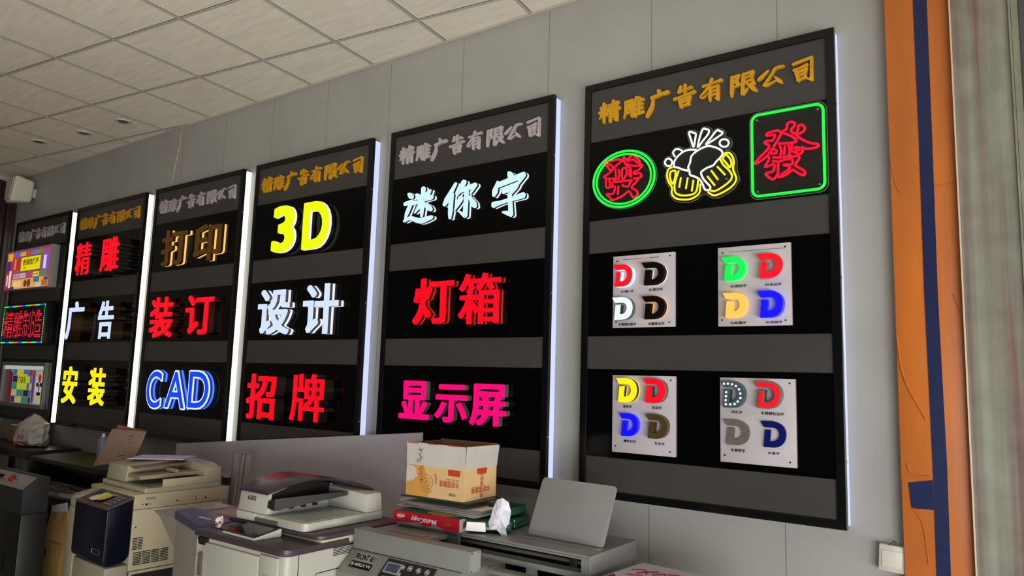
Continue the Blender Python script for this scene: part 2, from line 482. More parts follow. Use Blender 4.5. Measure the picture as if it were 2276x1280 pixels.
boxo('edge_strip', mat('cream_edge_strip', (205, 190, 165), 0.5), win, -0.2048, -0.1995, -0.010, 0.012, 0.02, CZ-0.02)
b = MB(); b.box(-0.026, -0.019, -0.012, -0.004, 0.02, CZ-0.05, 0.001); b.box(-0.018, 0.004, -0.010, -0.004, 0.02, CZ-0.05, 0.001)
b.build('seal_strip', mat('grey_green_seal', (128, 130, 112), 0.4, var=0.1), win)
boxo('door_stile', mat('grey_violet_metal', (76, 72, 80), 0.35, var=0.08), win, 0.0055, 0.36, -0.014, -0.0045, 0.02, CZ-0.05)

# ------------------------------------------------------------------ the six display boards
PX = [(-8.489, -7.294), (-7.145, -5.927), (-5.776, -4.579), (-4.430, -3.253), (-3.096, -1.937), (-1.755, -0.604)]
ZB, ZT, FW = 1.03, 3.0, 0.034
# brush-written characters, drawn stroke by stroke in a 100 x 100 square: x,y pairs, then a brush profile
BR = {
 '精': "8,80 20,67 t|40,86 30,69 t|5,55 46,66 h|26,92 25,6 v|25,56 3,26 f|28,52 42,38 t|52,81 92,88 h|55,68 88,74 h|46,54 99,62 h|71,97 70,58 v|57,48 55,4 v|57,47 86,52 85,8 76,12 k|60,35 84,38 h|60,23 84,26 h",
 '雕': "14,84 12,40 3,6 f|14,84 46,89 46,9 38,13 k|20,70 41,72 h|30,79 30,58 h|18,56 42,59 h|22,46 22,29 h|22,46 40,47 38,29 h|22,29 40,31 h|66,96 53,64 f|60,76 60,3 v|78,97 84,85 t|60,76 97,82 h|78,78 78,14 v|62,57 93,62 h|62,37 93,42 h|58,13 99,20 h",
 '广': "52,98 62,85 t|24,72 97,82 80,74 k|30,74 26,40 3,3 w",
 '告': "34,94 20,70 f|24,74 82,84 h|54,98 54,52 v|4,46 97,62 h|28,36 36,3 v|30,36 76,44 66,10 k|34,8 70,14 h|30,24 70,28 h",
 '有': "16,74 96,86 h|54,98 40,66 16,44 2,30 14,22 46,42 c|48,60 44,3 v|48,58 82,64 80,4 68,12 k|48,42 80,46 h|46,26 80,30 h",
 '限': "16,88 12,3 v|16,86 40,92 28,66 40,50 22,42 k|56,92 52,5 70,26 k|56,90 88,95 86,54 k|58,74 84,77 h|56,55 86,60 h|90,44 74,32 f|66,50 99,8 w",
 '公': "42,88 5,44 w|58,70 70,92 98,96 w|56,64 26,6 34,3 84,26 k|68,42 90,3 w",
 '司': "10,84 86,96 84,6 64,14 k|14,58 66,70 h|22,46 30,10 v|22,44 64,54 56,18 k|28,14 60,20 h|26,30 58,36 h",
 '迷': "12,92 26,80 t|2,62 26,66 10,34 4,18 k|2,10 24,16 60,4 99,10 w|42,86 54,72 t|92,92 74,72 t|36,60 96,70 h|66,99 64,18 v|62,58 38,30 f|68,56 96,34 w",
 '你': "36,99 3,44 w|24,68 22,2 v|62,99 40,60 f|50,76 97,86 84,64 k|72,78 70,3 52,16 k|54,54 36,22 f|82,54 99,26 w",
 '字': "48,99 60,86 t|14,80 3,54 w|14,74 96,88 76,66 k|34,58 74,66 54,46 k|54,48 60,4 34,10 k|3,30 97,42 h",
}
def brush(ch, w=7.6):
    st = []
    for s in BR[ch].split('|'):
        p = s.split(); kind = p[-1]; pts = [tuple(float(v) for v in q.split(',')) for q in p[:-1]]
        if kind in 'wc' and len(pts) > 2: pts = [(v.x, v.y) for v in catmull([(a, b_, 0) for a, b_ in pts], 5)]
        n = len(pts); out = []
        if n == 2:
            (x0, y0), (x1, y1) = pts
            pts = [(x0+(x1-x0)*k/4, y0+(y1-y0)*k/4) for k in range(5)]; n = 5
        prof = {'h': (0.95, 0.62, 0.60, 0.75, 0.95), 'v': (1.05, 0.95, 0.9, 0.9, 0.55), 't': (0.35, 0.8, 1.1, 1.15, 0.8), 'f': (1.1, 1.0, 0.8, 0.5, 0.2),
                'k': (0.85, 0.8, 0.95, 0.9, 0.35), 'w': (0.6, 0.75, 1.0, 1.2, 0.8), 'c': (1.0, 0.8, 0.5, 0.45, 0.4)}[kind]
        for i, (x, y) in enumerate(pts):
            f = i/(n-1)*4; a = int(min(3, f)); r = prof[a]+(prof[a+1]-prof[a])*(f-a)
            out.append((x, y, w*r))
        if kind in 'hv': out.insert(0, (pts[0][0]-3, pts[0][1]+3.5, w*0.45))
        st.append(out)
    F, xs, ys = stroke_field(st, 130)
    return contour(F, xs, ys, 0.0)
HEADC = '精雕广告有限公司'
HEAD = [[0.077, 0.199, 2.786, 2.899], [0.213, 0.323, 2.786, 2.891], [0.328, 0.446, 2.773, 2.9], [0.464, 0.572, 2.785, 2.898], [0.589, 0.695, 2.788, 2.898], [0.726, 0.845, 2.788, 2.892], [0.843, 0.958, 2.805, 2.886], [0.987, 1.071, 2.79, 2.896]]
HL = [unit(brush(c)) for c in HEADC]
HM = {}
for key, m in (('gold', M_gold), ('silver', M_silver)):
    HM[key] = []
    for lp, (a, b_, c0, c1) in zip(HL, HEAD):
        me = plate(lp, b_-a, c1-c0, -0.006, 0.008, 'header_character'); me.materials.append(m); HM[key].append(me)
BL = ['display board in the far left corner carrying a light box and a dot matrix sign',
      'black framed display board with deep red, white and yellow characters, gold lettering on top',
      'black framed display board with gold, red and outlined blue letters, silver lettering on top',
      'black framed display board with lime yellow, white and red lit characters, gold lettering on top',
      'black framed display board with white brush, red and pink lit characters, silver lettering on top',
      'black framed display board with neon signs and four white sample plates, gold lettering on top']
def frame_bar(mb, a, b_, ci, di):
    pass
BOARDS = []
for i, (x0, x1) in enumerate(PX):
    o = thing('display_board', BL[i], 'display board', (x0, 0, ZB), 0, 'display boards hung in a row on the wall'); BOARDS.append(o)
    w_, h_ = x1-x0, ZT-ZB; D = 0.069
    for q in ([(0, 0), (w_, 0), (w_-FW, FW), (FW, FW)], [(w_, 0), (w_, h_), (w_-FW, h_-FW), (w_-FW, FW)], [(w_, h_), (0, h_), (FW, h_-FW), (w_-FW, h_-FW)], [(0, h_), (0, 0), (FW, FW), (FW, h_-FW)]):
        MB().prism(q, 'y', 0.0, 0.024, 0.0012).build('frame_bar', M_frame, o)
    boxo('back_box', M_dark, o, 0.006, w_-0.006, 0.024, D, 0.006, h_-0.006)
    boxo('backing_board', M_board, o, FW-0.003, w_-FW+0.003, 0.008, 0.0238, FW-0.003, h_-FW+0.003)
    for z0, z1 in ((2.315, 2.705), (1.762, 2.156), (1.212, 1.610)):
        boxo('black_panel', M_black, o, FW-0.002, w_-FW+0.002, 0.0045, 0.0082, z0-ZB, z1-ZB)
    ml = M_led if i < 3 else M_ledc
    boxo('led_edge', ml, o, w_-0.0058, w_-0.001, 0.028, 0.066, 0.012, h_-0.012)
    if i == 0: boxo('led_edge', ml, o, 0.001, 0.0058, 0.028, 0.066, 0.012, h_-0.012)
    for sz in (0.25, 0.95, 1.65):
        MB().cyl((w_-0.001, 0.012, sz), (w_+0.003, 0.012, sz), 0.005, n=10).build('fixing_screw', M_chrome, o)
    s = w_/1.151
    for k, me in enumerate(HM['gold' if i % 2 else 'silver']):
        c = link('header_character', me, None, o, (HEAD[k][0]*s, 0, HEAD[k][2]-ZB)); c.scale = (s, 1, 1)

# ------------------------------------------------------------------ channel letters
LET = [[2,"精",-6.823,-6.553,2.339,2.623,0.11],[2,"雕",-6.368,-6.068,2.342,2.63,0.11],[2,"广",-6.9,-6.595,1.784,2.109,0.1],[2,"告",-6.328,-6.073,1.783,2.096,0.1],[2,"安",-6.827,-6.564,1.239,1.551,0.11],[2,"装",-6.355,-6.084,1.242,1.546,0.11],[3,"打",-5.547,-5.189,2.347,2.628,0.035],[3,"印",-5.092,-4.742,2.348,2.623,0.035],[3,"装",-5.596,-5.273,1.787,2.1,0.05],[3,"订",-5.099,-4.747,1.806,2.094,0.05],[3,"C",-5.583,-5.361,1.247,1.545,0.035],[3,"A",-5.314,-5.03,1.26,1.546,0.035],[3,"D",-5.006,-4.734,1.271,1.551,0.035],[4,"3",-4.142,-3.911,2.338,2.656,0.04],[4,"D",-3.824,-3.569,2.337,2.647,0.04],[4,"设",-4.236,-3.903,1.796,2.095,0.04],[4,"计",-3.769,-3.438,1.794,2.108,0.04],[4,"招",-4.241,-3.943,1.248,1.539,0.075],[4,"牌",-3.788,-3.473,1.261,1.547,0.075],[5,"迷",-2.94,-2.707,2.41,2.624,0.028],[5,"你",-2.638,-2.397,2.408,2.622,0.028],[5,"字",-2.297,-2.081,2.381,2.624,0.028],[5,"灯",-2.82,-2.529,1.838,2.091,0.035],[5,"箱",-2.491,-2.213,1.831,2.098,0.035],[5,"显",-2.892,-2.671,1.32,1.528,0.035],[5,"示",-2.63,-2.408,1.316,1.515,0.035],[5,"屏",-2.39,-2.16,1.313,1.524,0.035]]
M_ret_dark = mat('dark_return', (34, 30, 26), 0.4)
M_ret_gold = mat('bronze_return', (72, 52, 26), 0.3, 0.6)
M_goldface = mat('brushed_gold_face', (132, 92, 30), 0.3, 0.75, var=0.08, scale=30, em=(140, 90, 20), es=0.10)  # metal face carries a faint emission although it is not a lamp
M_goldglow = glow('gold_edge_glow', (255, 200, 110), 1.0)
M_wglow = glow('white_edge_glow', (236, 240, 250), 1.0)
M_greyret = mat('grey_return', (92, 88, 90), 0.4)
M_yel = glow('lit_yellow', (250, 232, 0), 1.05)
M_lime = glow('lit_lime', (226, 250, 0), 1.08)
M_wface = glow('lit_cool_white', (206, 222, 255), 1.02)
M_wface2 = glow('lit_ice_white', (196, 236, 248), 1.05)
M_pink = glow('lit_pink', (255, 0, 112), 1.1)
M_blue = glow('lit_blue', (0, 62, 240), 1.05)
M_blueside = glow('lit_blue_side', (20, 60, 200), 0.55)
M_outline = glow('lit_outline', (214, 232, 255), 1.1)
M_redside = mat('dark_red_return', (60, 12, 10), 0.4)
ROWN = {2: 'second', 3: 'third', 4: 'fourth', 5: 'fifth'}
def letter(ch, name, label, group, box, depth, layers, loops, ref):
    """layers: (part name, loops, y front, y back, material) with y measured from the board face"""
    x0, x1, z0, z1 = box
    t = thing(name, label, 'sign letter', (x0, 0.004, z0), 0, group)
    for pn, lp, ya, yb, m in layers:
        me = plate(lp, x1-x0, z1-z0, ya-0.004, yb-0.004, pn); link(pn, me, m, t)
    return t
LAB = {
 (2, '精'): 'red lit character at left of the top row on the second board', (2, '雕'): 'red lit many-stroked character at right of the top row on the second board',
 (2, '广'): 'white lit character with a long falling stroke, middle row of the second board', (2, '告'): 'white lit character over a square mouth, middle row of the second board',
 (2, '安'): 'yellow lit character under a roof stroke, left in the bottom row of the second board', (2, '装'): 'yellow lit character at right of the bottom row on the second board',
 (3, '打'): 'brushed gold character with a hand radical, left of the pair on the third board', (3, '印'): 'brushed gold character at right of the gold pair on the third board',
 (3, '装'): 'red lit many-stroked character at left of the middle row on the third board', (3, '订'): 'red lit character ending in a hooked T, right in the third board middle row',
 (3, 'C'): 'blue letter C outlined in white on the third board', (3, 'A'): 'blue letter A outlined in white on the third board', (3, 'D'): 'blue letter D outlined in white on the third board',
 (4, '3'): 'lime yellow lit figure 3 with white sides on the fourth board', (4, 'D'): 'lime yellow lit letter D with white sides on the fourth board',
 (4, '设'): 'white lit character at left of the middle row on the fourth board', (4, '计'): 'white lit character ending in a cross, right of the fourth board middle row',
 (4, '招'): 'red lit character at left of the bottom row on the fourth board', (4, '牌'): 'red lit character at right of the bottom row on the fourth board',
 (5, '迷'): 'white brush-written character, leftmost of three on the fifth board', (5, '你'): 'white brush-written character, middle of three on the fifth board', (5, '字'): 'white brush-written character, rightmost of three on the fifth board',
 (5, '灯'): 'red lit character at left of the middle row on the fifth board', (5, '箱'): 'red lit dense character at right of the middle row on the fifth board',
 (5, '显'): 'pink lit round-stroked character at left of the fifth board bottom row', (5, '示'): 'pink lit round-stroked character, middle of three in the fifth board bottom row', (5, '屏'): 'pink lit round-stroked character at right of the fifth board bottom row'}
GRP = {(2, 2): 'red characters of the second board', (2, 1): 'white characters of the second board', (2, 0): 'yellow characters of the second board',
       (3, 2): 'gold characters of the third board', (3, 1): 'red characters of the third board', (3, 0): 'outlined blue letters of the third board',
       (4, 2): 'lime characters of the fourth board', (4, 1): 'white characters of the fourth board', (4, 0): 'red characters of the fourth board',
       (5, 2): 'white brush characters of the fifth board', (5, 1): 'red characters of the fifth board', (5, 0): 'pink characters of the fifth board'}
for p, ch, x0, x1, z0, z1, d in LET:
    row = 2 if z0 > 2.2 else (1 if z0 > 1.65 else 0)
    latin = ch in 'CAD3'
    if ch in '迷你字': lp = brush(ch, 7.2); F = None
    elif p == 5 and row == 0:
        lp, fld = bold(ch, 0.0, 0.026)
    elif latin:
        lp, fld = bold(ch, 0.012 if ch == '3' or p == 4 else 0.0, 0.022 if p == 4 else 0.035)
    else: lp, fld = bold(ch, 0.024 if ch not in '精雕箱牌' else 0.016)
    U = unit(lp)
    if p == 2:
        face = M_red if row == 2 else (M_wface if row == 1 else M_yel)
        side = M_ret_dark if row != 1 else M_ret_gold
        Ls = [('lit_face', U, -d, -d+0.006, face), ('return', U, -d+0.006, 0.004, side)]
    elif p == 3 and row == 2:
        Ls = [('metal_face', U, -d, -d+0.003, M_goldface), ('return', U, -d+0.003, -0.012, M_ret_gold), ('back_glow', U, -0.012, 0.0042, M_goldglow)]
    elif p == 3 and row == 1: Ls = [('lit_face', U, -d, -d+0.006, M_red), ('return', U, -d+0.006, 0.004, M_redside)]
    elif p == 3:
        G, xs, ys = fld; inner = contour(G, xs, ys, 0.004)
        U2 = unit(inner, lp)
        Ls = [('blue_face', U2, -d-0.002, -d+0.004, M_blue), ('white_outline', U, -d, -d+0.006, M_outline), ('return', U, -d+0.006, -0.012, M_blueside), ('back_glow', U, -0.012, 0.004, glow('blue_edge_glow', (90, 130, 255), 1.0))]
    elif p == 4 and row == 2: Ls = [('lit_face', U, -d, -d+0.006, M_lime), ('return', U, -d+0.006, -0.016, M_wglow), ('foot', U, -0.016, 0.004, M_dark)]
    elif p == 4 and row == 1: Ls = [('lit_face', U, -d, -d+0.005, M_wface), ('return', U, -d+0.005, -0.014, M_greyret), ('back_glow', U, -0.014, 0.004, M_wglow)]
    elif p == 4: Ls = [('lit_face', U, -d, -d+0.006, M_red), ('return', U, -d+0.006, 0.004, M_ret_dark)]
    elif p == 5 and row == 2: Ls = [('lit_face', U, -d, -d+0.005, M_wface2), ('return', U, -d+0.005, -0.009, M_dark), ('back_glow', U, -0.009, 0.004, M_wglow)]
    elif p == 5 and row == 1: Ls = [('lit_face', U, -d, -d+0.006, M_red), ('return', U, -d+0.006, -0.010, M_redside), ('back_glow', U, -0.010, 0.004, glow('red_edge_glow', (225, 30, 20), 0.8))]
    else: Ls = [('lit_face', U, -d, -d+0.006, M_pink), ('return', U, -d+0.006, 0.004, M_greyret)]
    letter(ch, 'channel_letter', LAB[(p, ch)], GRP[(p, row)], (x0, x1, z0, z1), d, Ls, lp, None)

# ------------------------------------------------------------------ neon signs on the sixth board
M_ng = glow('neon_green', (20, 255, 60), 1.5); M_nr = glow('neon_red', (255, 0, 45), 1.25); M_nw = glow('neon_white', (255, 252, 240), 1.25); M_ny = glow('neon_yellow', (255, 236, 0), 1.15)
def acrylic():
    m = bpy.data.materials.new('clear_acrylic'); m.use_nodes = True; nt = m.node_tree; N = nt.nodes; L = nt.links
    out = N['Material Output']; N.remove(N['Principled BSDF'])
    tr = N.new('ShaderNodeBsdfTransparent'); tr.inputs[0].default_value = (0.86, 0.88, 0.9, 1)
    gl = N.new('ShaderNodeBsdfGlossy'); gl.inputs['Roughness'].default_value = 0.08; gl.inputs[0].default_value = (0.9, 0.9, 0.9, 1)
    df = N.new('ShaderNodeBsdfDiffuse'); df.inputs[0].default_value = (0.5, 0.5, 0.52, 1)
    m1 = N.new('ShaderNodeMixShader'); m1.inputs[0].default_value = 0.015; m2 = N.new('ShaderNodeMixShader'); m2.inputs[0].default_value = 0.004
    L.new(tr.outputs[0], m1.inputs[1]); L.new(gl.outputs[0], m1.inputs[2]); L.new(m1.outputs[0], m2.inputs[1]); L.new(df.outputs[0], m2.inputs[2]); L.new(m2.outputs[0], out.inputs[0])
    return m
M_acr = acrylic()
M_acredge = mat('acrylic_rim', (120, 122, 124), 0.25)
NEON = {"mugw":[[[-1.277,2.512],[-1.275,2.536],[-1.257,2.559],[-1.231,2.575],[-1.204,2.579],[-1.172,2.573]],[[-1.277,2.512],[-1.257,2.505],[-1.234,2.493],[-1.21,2.484]],[[-1.169,2.568],[-1.143,2.578],[-1.118,2.582],[-1.098,2.575],[-1.076,2.564],[-1.059,2.55],[-1.056,2.535],[-1.067,2.52],[-1.084,2.506],[-1.098,2.491],[-1.121,2.486],[-1.147,2.473],[-1.151,2.462],[-1.141,2.438],[-1.124,2.416],[-1.11,2.398],[-1.116,2.386],[-1.133,2.389],[-1.144,2.413],[-1.158,2.438],[-1.181,2.454],[-1.201,2.464],[-1.204,2.482],[-1.21,2.5],[-1.201,2.521],[-1.198,2.541],[-1.19,2.554],[-1.169,2.568]],[[-1.206,2.658],[-1.189,2.655],[-1.175,2.646],[-1.178,2.621],[-1.185,2.588],[-1.195,2.618],[-1.206,2.658]],[[-1.143,2.661],[-1.129,2.66],[-1.115,2.651],[-1.12,2.634],[-1.143,2.609],[-1.165,2.584],[-1.158,2.623],[-1.143,2.661]],[[-1.081,2.644],[-1.067,2.64],[-1.054,2.628],[-1.075,2.615],[-1.098,2.603],[-1.129,2.591],[-1.106,2.617],[-1.081,2.644]],[[-1.028,2.58],[-1.029,2.575],[-1.032,2.57],[-1.036,2.567],[-1.042,2.566],[-1.048,2.566],[-1.054,2.568],[-1.059,2.571],[-1.064,2.576],[-1.067,2.581],[-1.068,2.586],[-1.067,2.591],[-1.064,2.596],[-1.059,2.599],[-1.054,2.6],[-1.047,2.6],[-1.041,2.598],[-1.036,2.595],[-1.031,2.59],[-1.029,2.585],[-1.028,2.58]],[[-1.286,2.534],[-1.286,2.528],[-1.289,2.524],[-1.293,2.52],[-1.297,2.519],[-1.302,2.519],[-1.308,2.52],[-1.312,2.524],[-1.316,2.528],[-1.319,2.533],[-1.32,2.539],[-1.319,2.544],[-1.316,2.549],[-1.313,2.552],[-1.308,2.554],[-1.303,2.554],[-1.297,2.552],[-1.293,2.549],[-1.289,2.544],[-1.286,2.539],[-1.286,2.534]],[[-1.272,2.558],[-1.281,2.577],[-1.271,2.59],[-1.255,2.59],[-1.237,2.579]]],"mugy":[[[-1.284,2.511],[-1.302,2.505],[-1.31,2.477],[-1.302,2.446],[-1.286,2.418],[-1.287,2.392],[-1.272,2.37],[-1.248,2.36],[-1.207,2.355],[-1.176,2.364],[-1.158,2.381],[-1.155,2.418]],[[-1.254,2.492],[-1.266,2.459],[-1.274,2.425],[-1.269,2.393],[-1.245,2.378],[-1.207,2.374],[-1.181,2.379],[-1.17,2.397],[-1.164,2.439]],[[-1.278,2.495],[-1.293,2.489],[-1.295,2.463],[-1.283,2.435],[-1.272,2.46],[-1.269,2.488],[-1.278,2.495]],[[-1.244,2.459],[-1.252,2.414]],[[-1.212,2.454],[-1.221,2.404]],[[-1.186,2.439],[-1.194,2.389]],[[-1.053,2.535],[-1.031,2.537],[-1.015,2.523],[-1.007,2.494],[-1.01,2.461],[-0.997,2.418],[-1.014,2.39],[-1.044,2.372],[-1.077,2.36],[-1.099,2.36],[-1.121,2.377]],[[-1.066,2.517],[-1.054,2.49],[-1.029,2.461],[-1.016,2.437],[-1.021,2.416],[-1.049,2.395],[-1.085,2.378],[-1.105,2.38],[-1.113,2.387]],[[-1.042,2.53],[-1.026,2.514],[-1.017,2.49],[-1.024,2.472],[-1.04,2.494],[-1.054,2.515],[-1.042,2.53]],[[-1.079,2.484],[-1.045,2.442]],[[-1.106,2.47],[-1.076,2.425]],[[-1.123,2.447],[-1.09,2.401]]],"fa1":[[[-1.625,2.585],[-1.589,2.587],[-1.551,2.589],[-1.533,2.579],[-1.528,2.594],[-1.522,2.592],[-1.512,2.581],[-1.484,2.597],[-1.465,2.586],[-1.446,2.565],[-1.443,2.55],[-1.431,2.542],[-1.452,2.522],[-1.471,2.519],[-1.471,2.507],[-1.446,2.508],[-1.435,2.495],[-1.442,2.486],[-1.473,2.486],[-1.452,2.479],[-1.467,2.463],[-1.484,2.445],[-1.46,2.428],[-1.454,2.412],[-1.466,2.396],[-1.479,2.401],[-1.498,2.429],[-1.523,2.415],[-1.552,2.404],[-1.584,2.398],[-1.597,2.413],[-1.613,2.43],[-1.581,2.428],[-1.571,2.46],[-1.614,2.462],[-1.618,2.505],[-1.629,2.517],[-1.595,2.534],[-1.609,2.56],[-1.625,2.585]],[[-1.622,2.577],[-1.589,2.566],[-1.582,2.547]],[[-1.538,2.576],[-1.566,2.56],[-1.595,2.534]],[[-1.528,2.581],[-1.512,2.555],[-1.49,2.534],[-1.486,2.492]],[[-1.512,2.561],[-1.474,2.546],[-1.437,2.543]],[[-1.509,2.572],[-1.477,2.576],[-1.452,2.554]],[[-1.487,2.595],[-1.509,2.575]],[[-1.569,2.545],[-1.566,2.503],[-1.569,2.486]],[[-1.553,2.54],[-1.547,2.518],[-1.556,2.49]],[[-1.534,2.537],[-1.512,2.54],[-1.511,2.513],[-1.53,2.49],[-1.534,2.537]],[[-1.496,2.532],[-1.496,2.499]],[[-1.601,2.502],[-1.597,2.463]],[[-1.614,2.504],[-1.575,2.499],[-1.569,2.483],[-1.486,2.48]],[[-1.585,2.485],[-1.584,2.464]],[[-1.533,2.463],[-1.504,2.451],[-1.492,2.47],[-1.48,2.482]],[[-1.552,2.46],[-1.555,2.419]]],"fa2":[[[-0.787,2.617],[-0.773,2.625],[-0.757,2.618],[-0.756,2.607],[-0.771,2.589],[-0.755,2.572],[-0.744,2.584],[-0.741,2.601],[-0.728,2.604],[-0.717,2.591],[-0.722,2.576],[-0.748,2.563],[-0.726,2.542],[-0.697,2.523],[-0.671,2.515],[-0.669,2.504],[-0.685,2.5],[-0.717,2.503],[-0.729,2.511],[-0.728,2.493],[-0.74,2.484],[-0.756,2.494],[-0.767,2.503],[-0.768,2.532]],[[-0.783,2.477],[-0.743,2.476],[-0.744,2.461],[-0.757,2.442],[-0.738,2.425],[-0.72,2.408],[-0.725,2.395],[-0.741,2.403],[-0.767,2.422],[-0.791,2.408],[-0.814,2.401],[-0.824,2.407],[-0.823,2.466]],[[-0.824,2.42],[-0.834,2.403],[-0.848,2.395],[-0.875,2.422],[-0.847,2.427],[-0.839,2.443],[-0.842,2.458],[-0.876,2.452],[-0.86,2.482],[-0.863,2.501],[-0.846,2.527]],[[-0.846,2.523],[-0.874,2.492],[-0.909,2.472],[-0.914,2.48],[-0.87,2.52],[-0.859,2.54],[-0.876,2.553],[-0.869,2.561],[-0.845,2.559],[-0.835,2.582],[-0.866,2.582],[-0.864,2.593],[-0.824,2.598],[-0.811,2.589],[-0.787,2.599],[-0.787,2.617]],[[-0.808,2.585],[-0.825,2.555],[-0.842,2.53]],[[-0.804,2.584],[-0.768,2.563],[-0.75,2.539],[-0.778,2.537],[-0.822,2.541]],[[-0.849,2.524],[-0.829,2.513],[-0.833,2.503],[-0.853,2.506],[-0.849,2.524]],[[-0.815,2.532],[-0.809,2.506],[-0.816,2.49]],[[-0.795,2.529],[-0.799,2.49]],[[-0.782,2.53],[-0.776,2.501],[-0.783,2.484]],[[-0.756,2.515],[-0.736,2.508],[-0.749,2.5],[-0.756,2.515]],[[-0.846,2.487],[-0.809,2.481],[-0.769,2.482]],[[-0.847,2.473],[-0.823,2.466],[-0.796,2.469],[-0.77,2.468],[-0.77,2.447],[-0.803,2.449],[-0.777,2.434],[-0.814,2.408]]],"ring":[-1.691,-1.364,2.353,2.63],"rect":[-0.934,-0.641,2.326,2.684]}
TY = -0.026   # tube centre line
def tubes(name, m, parent, lines, r, ox, oz, n=6, smooth_curve=True):
    for ln in lines:
        pts = [(a-ox, TY, b_-oz) for a, b_ in ln]
        closed = len(ln) > 3 and abs(ln[0][0]-ln[-1][0])+abs(ln[0][1]-ln[-1][1]) < 0.002
        P = catmull(pts, 5, closed) if len(pts) > 2 else [Vector(q) for q in pts]
        MB().tube(P, r, n, closed).build(name, m, parent, smooth=True)
def standoffs(t, pts):
    for x, z in pts: MB().cyl((x, -0.024, z), (x, 0.0045, z), 0.004, n=10).build('standoff', M_chrome, t)
def ringpts(cx, cz, rx, rz, n=56): return [(cx+rx*math.cos(2*math.pi*k/n), TY, cz+rz*math.sin(2*math.pi*k/n)) for k in range(n)]
x0, x1, z0, z1 = NEON['ring']; cx, cz = (x0+x1)/2, (z0+z1)/2; rx, rz = (x1-x0)/2-0.006, (z1-z0)/2-0.006
t = thing('neon_sign', 'round neon sign, red character inside two green rings', 'neon sign', (cx, 0, cz), 0, 'neon signs on the sixth board')
a = [(1.06*rx*math.cos(2*math.pi*k/64), 1.06*rz*math.sin(2*math.pi*k/64)) for k in range(64)]
MB().prism(a, 'y', -0.021, -0.016).build('acrylic_back', M_acr, t)
MB().tube([(p[0], -0.0185, p[1]) for p in a], 0.0012, 5, True).build('acrylic_rim', M_acredge, t)
MB().tube(ringpts(0, 0, rx, rz), 0.0052, 8, True).build('green_tube', M_ng, t, True)
MB().tube(ringpts(0, 0, rx*0.89, rz*0.89), 0.0045, 8, True).build('green_tube', M_ng, t, True)
tubes('red_tube', M_nr, t, NEON['fa1'], 0.0050, cx, cz)
standoffs(t, [(-0.07, 0.08), (0.075, 0.08), (-0.07, -0.08), (0.075, -0.08)])
x0, x1, z0, z1 = NEON['rect']; cx, cz = (x0+x1)/2, (z0+z1)/2; hw, hh = (x1-x0)/2-0.005, (z1-z0)/2-0.005
t = thing('neon_sign', 'tall rectangular neon sign, red character inside a green border', 'neon sign', (cx, 0, cz), 0, 'neon signs on the sixth board')
def rrect(hw, hh, r, n=6):
    out = []
    for sx, sz, a0 in ((1, 1, 0), (-1, 1, 90), (-1, -1, 180), (1, -1, 270)):
        for k in range(n+1):
            a_ = R_(a0+90*k/n); out.append((sx*(hw-r)+r*math.cos(a_), sz*(hh-r)+r*math.sin(a_)))
    return out
MB().prism(rrect(hw+0.012, hh+0.012, 0.035), 'y', -0.021, -0.016).build('acrylic_back', M_acr, t)
MB().tube([(p[0], -0.0185, p[1]) for p in rrect(hw+0.012, hh+0.012, 0.035)], 0.0012, 5, True).build('acrylic_rim', M_acredge, t)
MB().tube([(p[0], TY, p[1]) for p in rrect(hw, hh, 0.028)], 0.0055, 8, True).build('green_tube', M_ng, t, True)
tubes('red_tube', M_nr, t, NEON['fa2'], 0.0052, cx, cz)
standoffs(t, [(-hw+0.02, hh-0.02), (hw-0.02, hh-0.02), (-hw+0.02, -hh+0.02), (hw-0.02, -hh+0.02)])
cx, cz = -1.14, 2.5
t = thing('neon_sign', 'neon sign of two yellow beer mugs clinking under white foam', 'neon sign', (cx, 0, cz), 0, 'neon signs on the sixth board')
allst = [[((a_-cx)*300, (b_-cz)*300, 3.9) for a_, b_ in ln] for ln in NEON['mugw']+NEON['mugy']]
allst += [[(-24, -10, 14), (-18, 8, 14), (4, 10, 14), (20, 0, 12), (14, -26, 12)], [(-26, -28, 12), (-4, -30, 10)]]
F, xs, ys = stroke_field(allst, 150)
lps = sorted(contour(F, xs, ys, 0.0), key=len)[-1:]
me = plate(lps, 1/300, 1/300, -0.021, -0.016, 'acrylic_back'); link('acrylic_back', me, M_acr, t)
MB().tube([(p[0]/300, -0.0185, p[1]/300) for p in lps[0]], 0.0012, 5, True).build('acrylic_rim', M_acredge, t)
tubes('white_tube', M_nw, t, NEON['mugw'], 0.0042, cx, cz)
tubes('yellow_tube', M_ny, t, NEON['mugy'], 0.0042, cx, cz)
standoffs(t, [(-0.11, -0.115), (0.10, -0.075), (-0.03, 0.085)])

# ------------------------------------------------------------------ sample plates with letters D
DP = "510,98 690,95 745,104 800,130 838,168 857,210 866,250 865,290 854,345 832,390 795,430 750,454 700,465 550,465 572,222 655,218 640,378 690,377 728,362 757,330 770,300 772,268 765,236 748,208 725,193 700,187 640,185 560,185"
Dpoly = np.array([[float(v) for v in q.split(',')] for q in DP.split()]); Dpoly[:, 1] *= -1
UD = unit([Dpoly])
_F, _x, _y = field(UD, 110, 0.15)
UDin = unit(contour(_F, _x, _y, -0.04), UD)
UDout = [l for l in contour(_F, _x, _y, 0.035)]
M_plate = mat('white_sample_plate', (186, 178, 184), 0.35, var=0.02)
M_steel = mat('brushed_steel_face', (122, 114, 106), 0.38, 0.4, var=0.08, scale=60)
M_bronze = mat('bronze_face', (84, 66, 36), 0.4, 0.3, var=0.06, scale=40)
M_navy = mat('navy_crystal', (16, 24, 96), 0.12)
